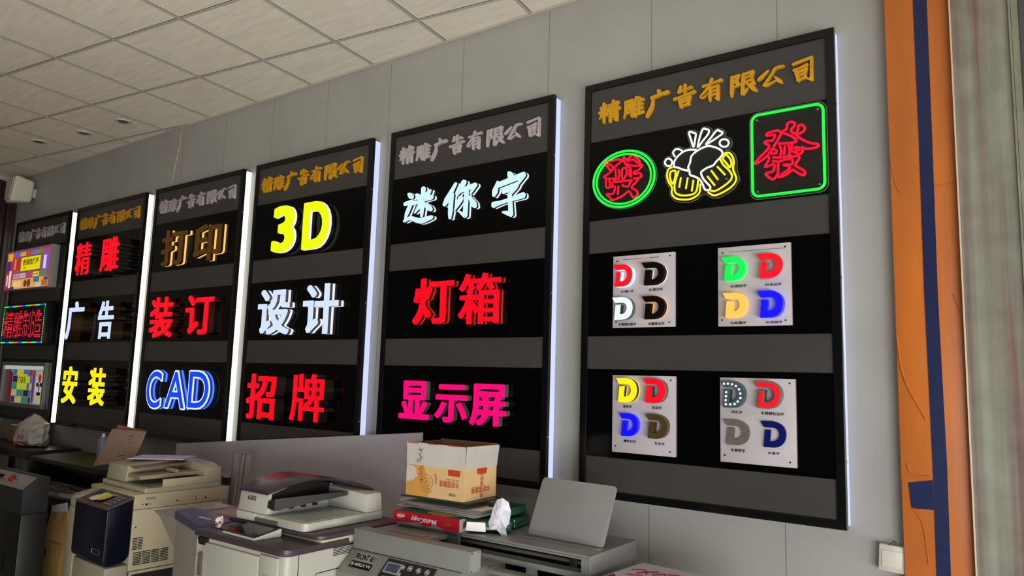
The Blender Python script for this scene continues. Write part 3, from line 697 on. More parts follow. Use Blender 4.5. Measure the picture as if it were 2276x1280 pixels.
PL = [[1,[[-1.566,-1.469,1.984,2.086],[-1.424,-1.313,1.984,2.087],[-1.567,-1.467,1.833,1.935],[-1.421,-1.311,1.832,1.935]],[["3D通体字",-1.543,-1.477,1.959,1.971],["3D背光字",-1.402,-1.336,1.96,1.974],["不锈钢树脂字",-1.553,-1.463,1.807,1.82],["金属背光字",-1.404,-1.327,1.807,1.821]]],[2,[[-1.057,-0.958,1.983,2.084],[-0.911,-0.808,1.985,2.087],[-1.053,-0.955,1.829,1.933],[-0.911,-0.809,1.826,1.935]],[["3D迷你字",-1.032,-0.964,1.957,1.97],["3D无边字",-0.889,-0.823,1.957,1.969],["3D树脂字",-1.032,-0.966,1.804,1.816],["3D双线字",-0.888,-0.822,1.804,1.815]]],[3,[[-1.543,-1.442,1.464,1.571],[-1.412,-1.306,1.466,1.573],[-1.531,-1.439,1.316,1.416],[-1.4,-1.299,1.315,1.418]],[["迷你字",-1.525,-1.481,1.439,1.452],["无边字",-1.385,-1.338,1.44,1.453],["霓虹灯字",-1.52,-1.459,1.287,1.299],["钛金字",-1.37,-1.325,1.287,1.299]]],[4,[[-1.065,-0.967,1.462,1.57],[-0.927,-0.821,1.465,1.573],[-1.059,-0.954,1.313,1.414],[-0.91,-0.812,1.314,1.416]],[["冲孔字",-1.032,-0.986,1.439,1.451],["不锈钢包边字",-0.912,-0.821,1.439,1.452],["不锈钢字",-1.036,-0.976,1.285,1.298],["水晶字",-0.887,-0.841,1.287,1.297]]]]
g_green = glow('lit_green', (0, 235, 80), 1.0); g_amber = glow('lit_amber', (255, 196, 84), 1.0); g_dblue = glow('lit_deep_blue', (0, 0, 255), 1.15)
g_warm = glow('warm_back_glow', (255, 170, 70), 1.2); g_cream = glow('cream_back_glow', (255, 244, 214), 1.0); g_ice = glow('lit_ice', (225, 255, 250), 1.05)
g_yb = glow('yellow_back_glow', (255, 225, 0), 1.0); g_gb = glow('green_back_glow', (120, 255, 150), 0.8); g_bb = glow('blue_back_glow', (60, 60, 255), 1.0)
PLR = [((-1.583, -1.279), (1.799, 2.131)), ((-1.085, -0.785), (1.796, 2.131)), ((-1.579, -1.275), (1.241, 1.584)), ((-1.079, -0.777), (1.241, 1.584))]
PLL = ['white sample plate with red, white and two black back-lit letters', 'white sample plate with green, red, amber and blue lit letters',
       'white sample plate with yellow, red, blue and bronze letters', 'white sample plate with a dotted, a red, a steel and a navy letter']
SPEC = {1: [('red letter with white sides', [(M_red, -.036, -.030), (M_wglow, -.030, 0)]), ('black letter with a cream glow behind', [(M_ink, -.034, -.008), (g_cream, -.008, 0)]),
            ('white lit letter', [(g_ice, -.036, -.030), (M_greyret, -.030, 0)]), ('black letter with a warm glow behind', [(M_ink, -.034, -.010), (g_warm, -.010, 0)])],
        2: [('green lit letter', [(g_green, -.036, -.014), (g_gb, -.010, 0)]), ('red lit letter', [(M_red, -.036, -.028), (M_plate, -.028, 0)]),
            ('amber lit letter', [(g_amber, -.036, -.016), (g_amber, -.011, 0)]), ('deep blue lit letter', [(g_dblue, -.036, -.016), (g_bb, -.016, 0)])],
        3: [('yellow letter with dark sides and a yellow glow', [(M_yel, -.036, -.030), (M_ret_dark, -.030, -.009), (g_yb, -.009, 0)]), ('red lit letter', [(M_red, -.036, -.030), (M_greyret, -.030, 0)]),
            ('blue neon letter', [(g_dblue, -.026, -.014), (g_bb, -.014, 0)]), ('bronze metal letter', [(M_bronze, -.032, 0)])],
        4: [('grey letter set with white light dots', [(mat('slate_face', (62, 78, 84), 0.4), -.034, 0)]), ('red letter in a steel rim', [(M_red, -.040, -.034), (M_steel, -.036, 0)]),
            ('brushed steel letter', [(M_steel, -.016, 0)]), ('navy crystal letter', [(M_navy, -.012, 0)])]}
DOTS = "115,133 172,131 230,138 285,160 328,202 345,257 347,317 308,364 265,398 203,405 140,405 138,352 143,300 147,246"
for n, dl, cl in PL:
    (x0, x1), (z0, z1) = PLR[n-1]
    t = thing('sample_plate', PLL[n-1], 'sample plate', (x0, -0.010, z0), 0, 'sample plates on the sixth board')
    boxo('plate', M_plate, t, 0, x1-x0, 0, 0.0143, 0, z1-z0, bev=0.002)
    for (a, b_, c0, c1), (lab, layers) in zip(dl, SPEC[n]):
        par = tag(empty('sample_letter', (a-x0, 0, c0-z0)), lab); par.parent = t
        for k, (m, ya, yb) in enumerate(layers):
            U = UDin if (n == 4 and k == 0 and len(layers) == 2) else UD
            me = plate(U, b_-a, c1-c0, ya+0.0, yb+0.0005, 'layer'); link('letter_face' if k == 0 else 'letter_return', me, m, par)
        if n == 4 and 'dots' in lab:
            d = MB()
            for q in DOTS.split():
                u, v = [float(e) for e in q.split(',')]
                d.sphere(((u-75)/310*(b_-a)*0.92+0.004, -0.036, (450-v)/355*(c1-c0)), 0.0042, 8)
            d.build('light_dots', glow('dot_light', (235, 250, 255), 2.5), par, True)
    for s, a, b_, c0, c1 in cl:
        text(s, 'caption', M_ink, t, (a-x0, -0.0004, c0-z0), (1, 0, 0), (0, 0, 1), b_-a, c1-c0, 0.0006, 0.02)
    for fx, fz in ((0.07, 0.93), (0.93, 0.95), (0.06, 0.08), (0.92, 0.06)):
        MB().cyl((fx*(x1-x0), -0.0015, fz*(z1-z0)), (fx*(x1-x0), 0.002, fz*(z1-z0)), 0.0035, n=10).build('plate_screw', M_ink, t)
    if n == 1:
        for k, (m_) in enumerate(((60, 92, 110), (170, 60, 70), (190, 160, 80), (40, 30, 28))):
            boxo('colour_line', mat('colour_line_%d' % k, m_, 0.5), t, 0.05+k*0.045, 0.05+(k+1)*0.045, -0.0006, 0.001, 0.312, 0.315)
    if n == 2: boxo('grey_line', mat('grey_line', (120, 118, 116), 0.5), t, 0.05, 0.28, -0.0006, 0.001, 0.312, 0.315)

# ------------------------------------------------------------------ first board: light box, dot matrix sign, framed poster
def rects_to(parent, name, y, items):
    """flat print made of coloured fields; items: (x0,x1,z0,z1,material,level)"""
    mats = []; b = MB()
    for x0_, x1_, z0_, z1_, m, lv in items:
        if m not in mats: mats.append(m)
        b.mi = mats.index(m); yy = y-0.0006*lv
        b.quad((x0_, yy, z0_), (x1_, yy, z0_), (x1_, yy, z1_), (x0_, yy, z1_))
    return b.build(name, mats, parent)
def pm(c, s=0.85): return glow('print_%d_%d_%d' % c, c, s)
lb = thing('light_box', 'deep light box with a colourful printed food poster, at the top of the first board', 'light box', (-8.44, -0.07, 2.28))
LW, LH = 1.01, 0.405
boxo('box_body', mat('silver_box_side', (150, 148, 146), 0.4), lb, 0, LW, 0.004, 0.0745, 0, LH, bev=0.003)
it = [(0.012, LW-0.012, 0.012, LH-0.012, pm((168, 74, 96)), 1), (0.012, 0.17, 0.012, LH-0.06, pm((176, 40, 66)), 2), (0.03, 0.10, 0.20, 0.34, pm((40, 60, 120)), 3), (0.03, 0.15, 0.30, 0.375, pm((240, 170, 30)), 3),
      (0.10, 0.15, 0.03, 0.20, pm((230, 220, 215)), 3), (0.04, 0.08, 0.05, 0.16, pm((225, 190, 190)), 3)]
xx = 0.19
for k, c in enumerate(((80, 100, 210), (230, 190, 40), (190, 80, 30), (70, 120, 220), (60, 150, 60), (160, 60, 150))):
    it.append((xx, xx+0.12, 0.335, 0.372, pm(c), 2)); xx += 0.13
it += [(0.19, 0.33, 0.20, 0.325, pm((180, 50, 40)), 2), (0.20, 0.24, 0.21, 0.315, pm((220, 140, 60)), 3), (0.35, 0.80, 0.175, 0.325, pm((70, 80, 20)), 2), (0.358, 0.792, 0.183, 0.317, pm((236, 224, 20)), 3),
       (0.83, 0.97, 0.17, 0.325, pm((110, 90, 200)), 2), (0.86, 0.92, 0.18, 0.31, pm((220, 215, 235)), 3)]
xx = 0.20
for k, c in enumerate(((214, 150, 190), (205, 205, 215), (190, 60, 120), (240, 225, 90), (40, 160, 90))):
    it.append((xx, xx+0.135, 0.115, 0.16, pm(c), 2)); xx += 0.15
it += [(0.18, LW-0.012, 0.012, 0.105, pm((224, 168, 90)), 2), (0.22, 0.40, 0.03, 0.09, pm((240, 200, 120)), 3), (0.68, 0.80, 0.06, 0.105, pm((40, 120, 170)), 3), (0.74, 0.86, 0.012, 0.05, pm((220, 200, 160)), 3), (0.86, 0.99, 0.02, 0.07, pm((200, 90, 60)), 3), (0.16, 0.24, 0.012, 0.04, pm((20, 60, 90)), 3), (0.90, 0.99, 0.07, 0.1, pm((30, 90, 110)), 3)]
for k in range(14): it.append((0.02+k*0.07, 0.055+k*0.07, 0.377, 0.392, pm((150, 40, 110)) if k % 2 else pm((80, 60, 150)), 2))
rects_to(lb, 'printed_poster', 0.004, it)
b = MB()
for cx_, rr in ((0.50, 0.036), (0.58, 0.04)):
    b.cyl((cx_, 0.0006, 0.058), (cx_, 0.0016, 0.058), rr, n=18)
b.build('printed_plates', pm((110, 54, 34)), lb)
text('香锅烧烤屋', 'poster_title', M_ink, lb, (0.40, 0.0005, 0.235), (1, 0, 0), (0, 0, 1), 0.36, 0.062, 0.0006, 0.01)
for k, s in enumerate(('烧烤', '炸鸡', '饮品', '面食', '小吃', '凉菜')):
    text(s, 'poster_word', M_white, lb, (0.205+k*0.13, 0.0012, 0.341), (1, 0, 0), (0, 0, 1), 0.09, 0.026)
for k, s in enumerate(('美味小吃', '特色烧烤', '香辣火锅', '炸串', '冷饮')):
    text(s, 'poster_word', M_white if k != 3 else M_ink, lb, (0.21+k*0.15, 0.0012, 0.123), (1, 0, 0), (0, 0, 1), 0.115, 0.028)
text('营业', 'poster_word', M_ink, lb, (0.43, 0.0005, 0.20), (1, 0, 0), (0, 0, 1), 0.05, 0.022)

ls = thing('dot_matrix_sign', 'dot matrix sign with red running text and a coloured dotted border, below the light box', 'LED sign', (-8.31, -0.09, 1.745))
SW, SH = 0.95, 0.385
boxo('sign_case', mat('black_sign_case', (12, 12, 13), 0.35), ls, 0, SW, 0, 0.0945, 0, SH, bev=0.003)
M_dr = glow('red_dot', (255, 20, 50), 1.6)
d = MB(); 
chars = '精雕制造'; cw = 0.20
for k, ch in enumerate(chars):
    lp, (G, xs, ys) = bold(ch, 0.0)
    al = np.concatenate(lp); lo = al.min(0); hi = al.max(0)
    nx_, nz_ = 14, 17
    for i in range(nx_):
        for j in range(nz_):
            u = lo[0]+(i+0.5)/nx_*(hi[0]-lo[0]); v = lo[1]+(j+0.5)/nz_*(hi[1]-lo[1])
            if G[int(np.argmin(abs(ys-v))), int(np.argmin(abs(xs-u)))] < 0.006:
                cx_ = 0.055+k*0.212+(i+0.5)/nx_*cw; cz_ = 0.065+(j+0.5)/nz_*0.255
                d.box(cx_-0.0040, cx_+0.0040, -0.001, 0.0008, cz_-0.0046, cz_+0.0046)
tag(d.build('red_dots', M_dr, ls), kind='stuff')
segs = [glow('green_dot', (40, 230, 90), 1.3), glow('blue_dot', (40, 70, 255), 1.5), glow('amber_dot', (240, 90, 40), 1.3), glow('white_dot', (225, 220, 160), 1.3)]
d = MB(); k = 0
for i in range(46):
    x_ = 0.02+i*(SW-0.04)/45
    for zz in (0.018, SH-0.018):
        d.mi = [0, 1, 0, 2, 1, 0, 2, 0, 1, 0][min(9, i//5)]; d.box(x_-0.009, x_+0.009, -0.001, 0.0008, zz-0.006, zz+0.006)
for j in range(1, 20):
    zz = 0.018+j*(SH-0.036)/20
    for x_ in (0.02, SW-0.02):
        d.mi = 1 if j < 4 and x_ < 0.1 else (3 if 4 <= j < 14 else 0); d.box(x_-0.006, x_+0.006, -0.001, 0.0008, zz-0.0045, zz+0.0045)
tag(d.build('border_dots', segs, ls), kind='stuff')

pf = thing('framed_poster', 'silver framed poster of coloured blocks and a painted opera mask below the dot sign', 'poster', (-8.38, -0.02, 1.155))
QW, QH = 0.975, 0.425
b = MB()
M_sil = mat('silver_frame', (150, 146, 140), 0.3, 0.6)
for q in ([(0, 0), (QW, 0), (QW-0.035, 0.035), (0.035, 0.035)], [(QW, 0), (QW, QH), (QW-0.035, QH-0.035), (QW-0.035, 0.035)], [(QW, QH), (0, QH), (0.035, QH-0.035), (QW-0.035, QH-0.035)], [(0, QH), (0, 0), (0.035, 0.035), (0.035, QH-0.035)]):
    MB().prism(q, 'y', -0.004, 0.0245, 0.001).build('frame_side', M_sil, pf)
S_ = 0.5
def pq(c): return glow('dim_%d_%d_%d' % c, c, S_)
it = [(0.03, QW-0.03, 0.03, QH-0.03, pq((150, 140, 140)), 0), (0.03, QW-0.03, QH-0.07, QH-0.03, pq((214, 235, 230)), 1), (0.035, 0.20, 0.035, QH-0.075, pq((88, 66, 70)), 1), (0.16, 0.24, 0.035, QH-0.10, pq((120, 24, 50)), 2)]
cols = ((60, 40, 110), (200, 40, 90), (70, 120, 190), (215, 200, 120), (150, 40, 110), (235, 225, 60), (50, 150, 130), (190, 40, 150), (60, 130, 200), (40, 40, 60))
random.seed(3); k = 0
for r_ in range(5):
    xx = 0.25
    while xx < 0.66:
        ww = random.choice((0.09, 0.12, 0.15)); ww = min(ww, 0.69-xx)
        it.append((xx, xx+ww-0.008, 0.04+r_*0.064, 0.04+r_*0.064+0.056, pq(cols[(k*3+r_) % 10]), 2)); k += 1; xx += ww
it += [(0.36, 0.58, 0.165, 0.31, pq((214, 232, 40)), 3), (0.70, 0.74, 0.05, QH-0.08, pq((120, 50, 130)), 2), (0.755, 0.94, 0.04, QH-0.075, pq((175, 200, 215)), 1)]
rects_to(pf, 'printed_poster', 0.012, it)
text('门店名', 'poster_title', M_ink, pf, (0.39, 0.0085, 0.225), (1, 0, 0), (0, 0, 1), 0.16, 0.062, 0.0006, 0.01)
b = MB(); mz = []
def blob(m, pts):
    if m not in mz: mz.append(m)
    b.mi = mz.index(m); yy = 0.0108-0.0003*len(b.bm.faces)*0.2
    f = b.bm.faces.new([b.bm.verts.new((0.755+0.185*u, yy, 0.045+0.3*v)) for u, v in pts]); f.material_index = b.mi
el = lambda cx, cy, rx, ry: [(cx+rx*math.cos(-2*math.pi*i/18), cy+ry*math.sin(-2*math.pi*i/18)) for i in range(18)][::-1]
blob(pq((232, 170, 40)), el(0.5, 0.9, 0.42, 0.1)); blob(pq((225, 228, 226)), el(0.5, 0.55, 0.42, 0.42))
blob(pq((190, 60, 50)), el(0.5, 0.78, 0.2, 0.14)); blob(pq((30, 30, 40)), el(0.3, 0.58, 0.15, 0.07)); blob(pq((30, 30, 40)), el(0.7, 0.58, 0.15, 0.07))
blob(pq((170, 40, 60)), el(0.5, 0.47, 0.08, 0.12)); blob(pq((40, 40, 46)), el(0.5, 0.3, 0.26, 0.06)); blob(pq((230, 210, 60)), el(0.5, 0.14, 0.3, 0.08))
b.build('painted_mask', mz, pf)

# ------------------------------------------------------------------ small things on wall and ceiling
for k, (x, y, lab) in enumerate(((-5.887, -0.259, 'round perforated ceiling downlight, nearest of the three'), (-6.485, -0.290, 'round perforated ceiling downlight, middle of the three'), (-7.10, -0.394, 'round ceiling downlight with a dark reflector, farthest of the three'))):
    t = thing('ceiling_downlight', lab, 'ceiling light', (x, y, CZ), 0, 'ceiling downlights')
    MB().lathe([(0.040, -0.004), (0.050, -0.009), (0.062, -0.007), (0.064, 0.0), (0.04, 0.001)], (0, 0, 0), 28).build('trim_ring', mat('light_ring', (190, 186, 180), 0.4), t, True)
    b = MB(); b.lathe([(0.001, -0.0055), (0.041, -0.0045), (0.041, 0.0), (0.001, 0.0)], (0, 0, 0), 24)
    b.build('reflector', mat('grey_reflector', (120, 114, 108), 0.4) if k < 2 else mat('dark_reflector', (60, 56, 52), 0.3), t)
    b = MB()
    for rr in (0.010, 0.021, 0.032):
        n_ = int(rr*520)
        for q in range(n_):
            a = 2*math.pi*q/n_; b.cyl((rr*math.cos(a), rr*math.sin(a), -0.0068), (rr*math.cos(a), rr*math.sin(a), -0.004), 0.0028, n=6)
    if k < 2: b.build('perforation', M_dark, t)
    else: b.bm.free()

sp = thing('wall_speaker', 'white wall speaker in the corner above the first display board', 'speaker', (-8.33, 0.0, 3.17))
b = MB()
b.hexa([(-0.10, -0.15, 0.0), (0.08, -0.17, 0.0), (0.07, 0.03, 0.03), (-0.07, 0.03, 0.03)], [(-0.155, -0.13, 0.27), (0.14, -0.16, 0.27), (0.11, 0.03, 0.24), (-0.11, 0.03, 0.24)])
bmesh.ops.bevel(b.bm, geom=list(b.bm.edges), offset=0.025, segments=3, affect='EDGES', profile=0.5)
b.build('cabinet', mat('speaker_white', (214, 210, 196), 0.5), sp, True)
b = MB(); b.hexa([(-0.085, -0.162, 0.03), (0.062, -0.178, 0.03), (0.062, -0.170, 0.03), (-0.085, -0.154, 0.03)], [(-0.128, -0.146, 0.245), (0.112, -0.172, 0.245), (0.112, -0.164, 0.245), (-0.128, -0.138, 0.245)])
b.build('grille', mat('speaker_grille', (190, 186, 174), 0.7, var=0.1, scale=120), sp)
boxo('bracket', M_white, sp, -0.03, 0.03, 0.02, WY, 0.09, 0.18)

b = MB(); b.tube(catmull([(-5.58, WY-0.004, 3.51), (-5.60, WY-0.004, 3.35), (-5.645, WY-0.004, 3.15), (-5.66, WY-0.01, 3.0)], 6), 0.004, 6)
tag(b.build('cable', mat('yellowed_cable', (176, 160, 116), 0.5), None, True), 'thin yellowish cable hanging from the ceiling to the third board', 'cable')

sw = thing('wall_switch', 'white single wall switch box low on the wall beside the orange pillar', 'switch', (-0.463, WY, 0.948))
sw.rotation_euler = (0, R_(3), 0)
boxo('mount_box', mat('old_white', (196, 190, 180), 0.45, var=0.05, scale=30), sw, -0.041, 0.041, -0.032, 0.0, -0.045, 0.045, bev=0.003)
boxo('face_plate', mat('old_white', (0, 0, 0)), sw, -0.043, 0.043, -0.041, -0.033, -0.047, 0.047, bev=0.004)
boxo('rocker', mat('rocker_white', (206, 200, 190), 0.4), sw, -0.033, 0.033, -0.0445, -0.0415, -0.030, 0.028, bev=0.0015)
MB().tube(catmull([(-0.012, -0.03, 0.046), (0.0, -0.03, 0.058), (0.006, -0.032, 0.062), (0.012, -0.03, 0.056), (0.005, -0.03, 0.052)], 5), 0.0018, 6).build('hook_wire', mat('rusty_wire', (70, 48, 36), 0.5), sw, True)

# ------------------------------------------------------------------ leaning board, aluminium profiles
M_pvc = mat('lilac_grey_board', (196, 188, 200), 0.5, var=0.03, scale=2)
b = MB()
A0, A1 = Vector((-5.10, -0.02, 1.02)), Vector((-2.715, -0.02, 1.253)); dn = Vector((0.085, -0.06, -0.93)); n_ = Vector((0, -0.012, -0.002))
b.hexa([A0+dn, A1+dn*1.0+Vector((0.0, 0, -0.2)), A1, A0], [A0+dn+n_, A1+dn+Vector((0, 0, -0.2))+n_, A1+n_, A0+n_])
tag(b.build('leaning_board', M_pvc, None), 'wide lilac grey sheet leaning on the wall behind the copiers', 'board')
for k, (xa, lab) in enumerate(((-3.908, 'flat aluminium profile standing upright between the two copiers'), (-3.835, 'channel-shaped aluminium profile right of the flat one between the copiers'))):
    t = MB(); w = 0.045
    top, bot = Vector((xa, -0.36, 1.068)), Vector((xa-0.10, -0.36, 0.005))
    for (dx0, dx1, dy0, dy1) in (((0, w, 0, 0.004), (0, 0.004, 0, 0.03)) if k == 0 else ((0, 0.042, 0, 0.004), (0, 0.004, 0, 0.04), (0.038, 0.042, 0, 0.04))):
        lo = [bot+Vector(v) for v in ((dx0, dy0, 0), (dx1, dy0, 0), (dx1, dy1, 0), (dx0, dy1, 0))]
        hi = [top+Vector(v) for v in ((dx0, dy0, 0), (dx1, dy0, 0), (dx1, dy1, 0), (dx0, dy1, 0))]
        t.hexa(lo, hi)
    tag(t.build('aluminium_profile', mat('aluminium_bar', (158, 152, 146), 0.4, 0.1, var=0.05), None), lab, 'metal bar', 'aluminium profiles between the copiers')

# ------------------------------------------------------------------ white copier
M_cw = mat('copier_white', (184, 183, 174), 0.42, var=0.02, scale=3)
M_cg = mat('copier_grey', (158, 152, 146), 0.45, var=0.02, scale=3)
M_deck = mat('copier_dark_deck', (66, 58, 62), 0.4, var=0.05)
M_lid = mat('feeder_lid', (60, 50, 56), 0.3)
M_screen = mat('dark_screen', (38, 42, 40), 0.08)
def rpoly(pts, r, n=5):
    """polygon with rounded corners; r may be a list"""
    out = []; N = len(pts)
    for i, p in enumerate(pts):
        ri = r[i] if isinstance(r, (list, tuple)) else r
        if ri <= 0: out.append(p); continue
        p = Vector(p); a = (Vector(pts[i-1])-p).normalized(); c = (Vector(pts[(i+1) % N])-p).normalized()
        for k in range(n+1):
            t = k/n; q0 = p+a*ri*(1-t); q1 = p+c*ri*t
            out.append(tuple(q0.lerp(q1, t)))
    return out
wc = thing('copier', 'white copier with a dark deck, touch screen and open document feeder', 'copier', (-2.28, -1.21, 0))
X = lambda x: x+2.28  # machine positions computed from image pixels at chosen heights, then baked
Yc = lambda y: y+1.21
MB().prism(rpoly([(X(-2.86), 0), (0, 0), (0, 0.61), (X(-2.86), 0.61)], [0, 0.03, 0, 0]), 'z', 0.03, 0.875).build('body', M_cw, wc, True)
MB().prism(rpoly([(X(-2.865), -0.012), (0.006, -0.012), (0.006, 0.30), (X(-2.865), 0.30)], [0, 0.05, 0.01, 0]), 'z', 0.876, 0.902, 0.004).build('front_deck', M_deck, wc, True)
boxo('scanner_base', mat('cream_plastic', (190, 182, 160), 0.45), wc, X(-2.80), 0.0, 0.162, 0.60, 0.8765, 0.914, bev=0.006)
MB().prism(rpoly([(X(-2.86), 0.135), (0.018, 0.135), (0.018, 0.60), (X(-2.86), 0.60)], [0.02, 0.05, 0.02, 0.02]), 'z', 0.9145, 0.932, 0.004).build('scanner_deck', M_deck, wc, True)
MB().prism([(X(-2.845), 0.12), (X(-2.845), 0.80), (X(-2.80), 0.80), (X(-2.79), 0.858), (X(-2.43), 0.858), (X(-2.43), 0.12)], 'y', -0.012, -0.0005, 0.003).build('front_door', M_cw, wc, True)
boxo('front_door', M_cw, wc, X(-2.424), X(-2.315), -0.011, -0.0005, 0.12, 0.868, bev=0.003)
boxo('door_badge', M_cg, wc, X(-2.40), X(-2.345), -0.0118, -0.0112, 0.77, 0.80)
text('IM  C', 'door_badge', M_dark, wc, (X(-2.39), -0.0125, 0.782), (1, 0, 0), (0, 0, 1), 0.026, 0.007)
MB().prism([(X(-2.838), 0.874), (X(-2.772), 0.874), (X(-2.783), 0.846), (X(-2.826), 0.846)], 'y', -0.014, 0.002, 0.002).build('door_latch', M_dark, wc)
boxo('door_handle', mat('handle_grey', (108, 100, 98), 0.4), wc, X(-2.825), X(-2.79), -0.0135, -0.011, 0.725, 0.815, bev=0.002)
b = MB()
for k in range(8):
    b.box(-0.0015, 0.0015, 0.222, 0.355, 0.844+k*0.0058, 0.8465+k*0.0058)
b.build('side_vent', M_dark, wc)
boxo('side_seam', M_dark, wc, -0.001, 0.001, 0.055, 0.058, 0.04, 0.874)
b = MB(); b.tube([(0.001, 0.135, 0.04), (0.001, 0.135, 0.78), (0.001, 0.145, 0.793), (0.001, 0.50, 0.795)], 0.0018, 5); b.build('tray_seam', M_dark, wc)
# touch screen panel
t = MB(); t.hexa([(X(-2.71), Yc(-1.198), 0.902), (X(-2.494), Yc(-1.202), 0.902), (X(-2.477), Yc(-1.084), 0.903), (X(-2.691), Yc(-1.085), 0.903)],
                 [(X(-2.71), Yc(-1.198), 0.909), (X(-2.494), Yc(-1.202), 0.909), (X(-2.477), Yc(-1.084), 0.934), (X(-2.691), Yc(-1.085), 0.934)])
bmesh.ops.bevel(t.bm, geom=list(t.bm.edges), offset=0.003, segments=2, affect='EDGES')
tsc = t.build('touch_screen', M_white, wc, True)
def lerp2(a, b_, c, d, u, v): return Vector(a).lerp(Vector(b_), u).lerp(Vector(d).lerp(Vector(c), u), v)
C4 = [(X(-2.71), Yc(-1.198), 0.9105), (X(-2.494), Yc(-1.202), 0.9105), (X(-2.477), Yc(-1.084), 0.9355), (X(-2.691), Yc(-1.085), 0.9355)]
q = [lerp2(*C4, u, v) for u, v in ((0.03, 0.06), (0.97, 0.06), (0.97, 0.94), (0.03, 0.94))]
t = MB(); t.hexa([p-Vector((0, 0, 0.003)) for p in q], [p+Vector((0, 0, 0.0006)) for p in q]); t.build('screen_bezel', M_dark, tsc)
q = [lerp2(*C4, u, v)+Vector((0, 0, 0.0012)) for u, v in ((0.09, 0.14), (0.91, 0.14), (0.91, 0.86), (0.09, 0.86))]
t = MB(); t.hexa([p-Vector((0, 0, 0.003)) for p in q], q); t.build('screen_glass', M_screen, tsc)
b = MB(); b.box(X(-2.845), X(-2.735), Yc(-1.16), Yc(-1.09), 0.9022, 0.9036); b.build('deck_recess_shade', M_dark, wc)  # flat dark patch paints the shade of a recess in the deck
# feeder
fx = MB()
fx.prism(rpoly([(X(-2.81), 0.138), (X(-2.677), 0.138), (X(-2.677), 0.142), (X(-2.525), 0.142), (X(-2.525), 0.138), (X(-2.355), 0.138), (X(-2.355), 0.56), (X(-2.81), 0.56)], [0.01, 0, 0, 0, 0, 0.03, 0.01, 0.01]), 'z', 0.9335, 0.966, 0.003)
fd = fx.build('document_feeder', M_cw, wc, True)
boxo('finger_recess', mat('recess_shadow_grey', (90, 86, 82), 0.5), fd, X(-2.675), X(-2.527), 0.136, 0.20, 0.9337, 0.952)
MB().prism([(0.145, 0.966), (0.56, 0.966), (0.56, 1.045), (0.40, 1.085), (0.30, 1.085), (0.155, 1.050)], 'x', X(-2.81), X(-2.61), 0.006).build('feed_head', M_cw, fd, True)
MB().prism([(X(-2.615), 0.966), (X(-2.36), 0.966), (X(-2.372), 1.042), (X(-2.615), 1.060)], 'y', 0.465, 0.56, 0.006).build('hinge_cover', M_cw, fd, True)
lidp = [(0.145, 1.052, -2.60), (0.22, 1.078, -2.58), (0.32, 1.098, -2.55), (0.40, 1.097, -2.51), (0.48, 1.078, -2.45), (0.56, 1.050, -2.42)]
b = MB()
rows = []
for y_, z_, xr in lidp:
    rows.append([b.bm.verts.new((X(-2.815), y_, z_-0.004)), b.bm.verts.new((X(-2.80), y_, z_+0.008)), b.bm.verts.new((X(xr)-0.03, y_, z_+0.010)), b.bm.verts.new((X(xr), y_, z_+0.001)), b.bm.verts.new((X(xr)-0.01, y_, z_-0.006))])
for A, B in zip(rows, rows[1:]):
    for k in range(5): b.bm.faces.new([A[k], A[(k+1) % 5], B[(k+1) % 5], B[k]])
b.bm.faces.new(rows[0]); b.bm.faces.new(rows[-1][::-1]); bmesh.ops.recalc_face_normals(b.bm, faces=list(b.bm.faces))
b.build('feeder_lid', M_lid, fd, True)
b = MB()
b.hexa([(X(-2.612), 0.148, 0.996), (X(-2.565), 0.148, 0.988), (X(-2.47), 0.455, 1.030), (X(-2.612), 0.455, 1.020)], [(X(-2.612), 0.150, 1.022), (X(-2.565), 0.148, 1.036), (X(-2.47), 0.455, 1.046), (X(-2.612), 0.455, 1.034)])
b.build('input_tray', mat('tray_charcoal', (40, 36, 36), 0.4), fd)
MB().prism([(0.165, 1.0), (0.468, 1.0), (0.468, 1.068), (0.40, 1.083), (0.30, 1.083), (0.165, 1.048)], 'x', X(-2.612), X(-2.605)).build('cavity_shade', mat('cavity_shade_dark', (26, 22, 24), 0.4), fd)  # dark plate on the head side paints the shaded feed cavity
boxo('feed_rollers', mat('roller_plate', (176, 176, 172), 0.4), fd, X(-2.612), X(-2.602), 0.16, 0.455, 0.968, 0.998)
b = MB()
for k in range(4):
    y_ = 0.185+k*0.062; boxo('roller_tab', M_dark, fd, X(-2.603), X(-2.590), y_, y_+0.022, 0.982, 0.992, bev=0.002)
boxo('output_pad', mat('pale_green_grey', (168, 176, 170), 0.4), fd, X(-2.60), X(-2.375), 0.17, 0.455, 0.9655, 0.968)
boxo('lift_handle', mat('handle_cream', (186, 184, 170), 0.4), fd, X(-2.3565), X(-2.3525), 0.275, 0.37, 0.944, 0.960, bev=0.0015)
text('6502', 'handwritten_number', M_ink, fd, (X(-2.745), 0.1465, 1.015), (1, 0.02, 0), (0, 0.12, 1), 0.055, 0.018)
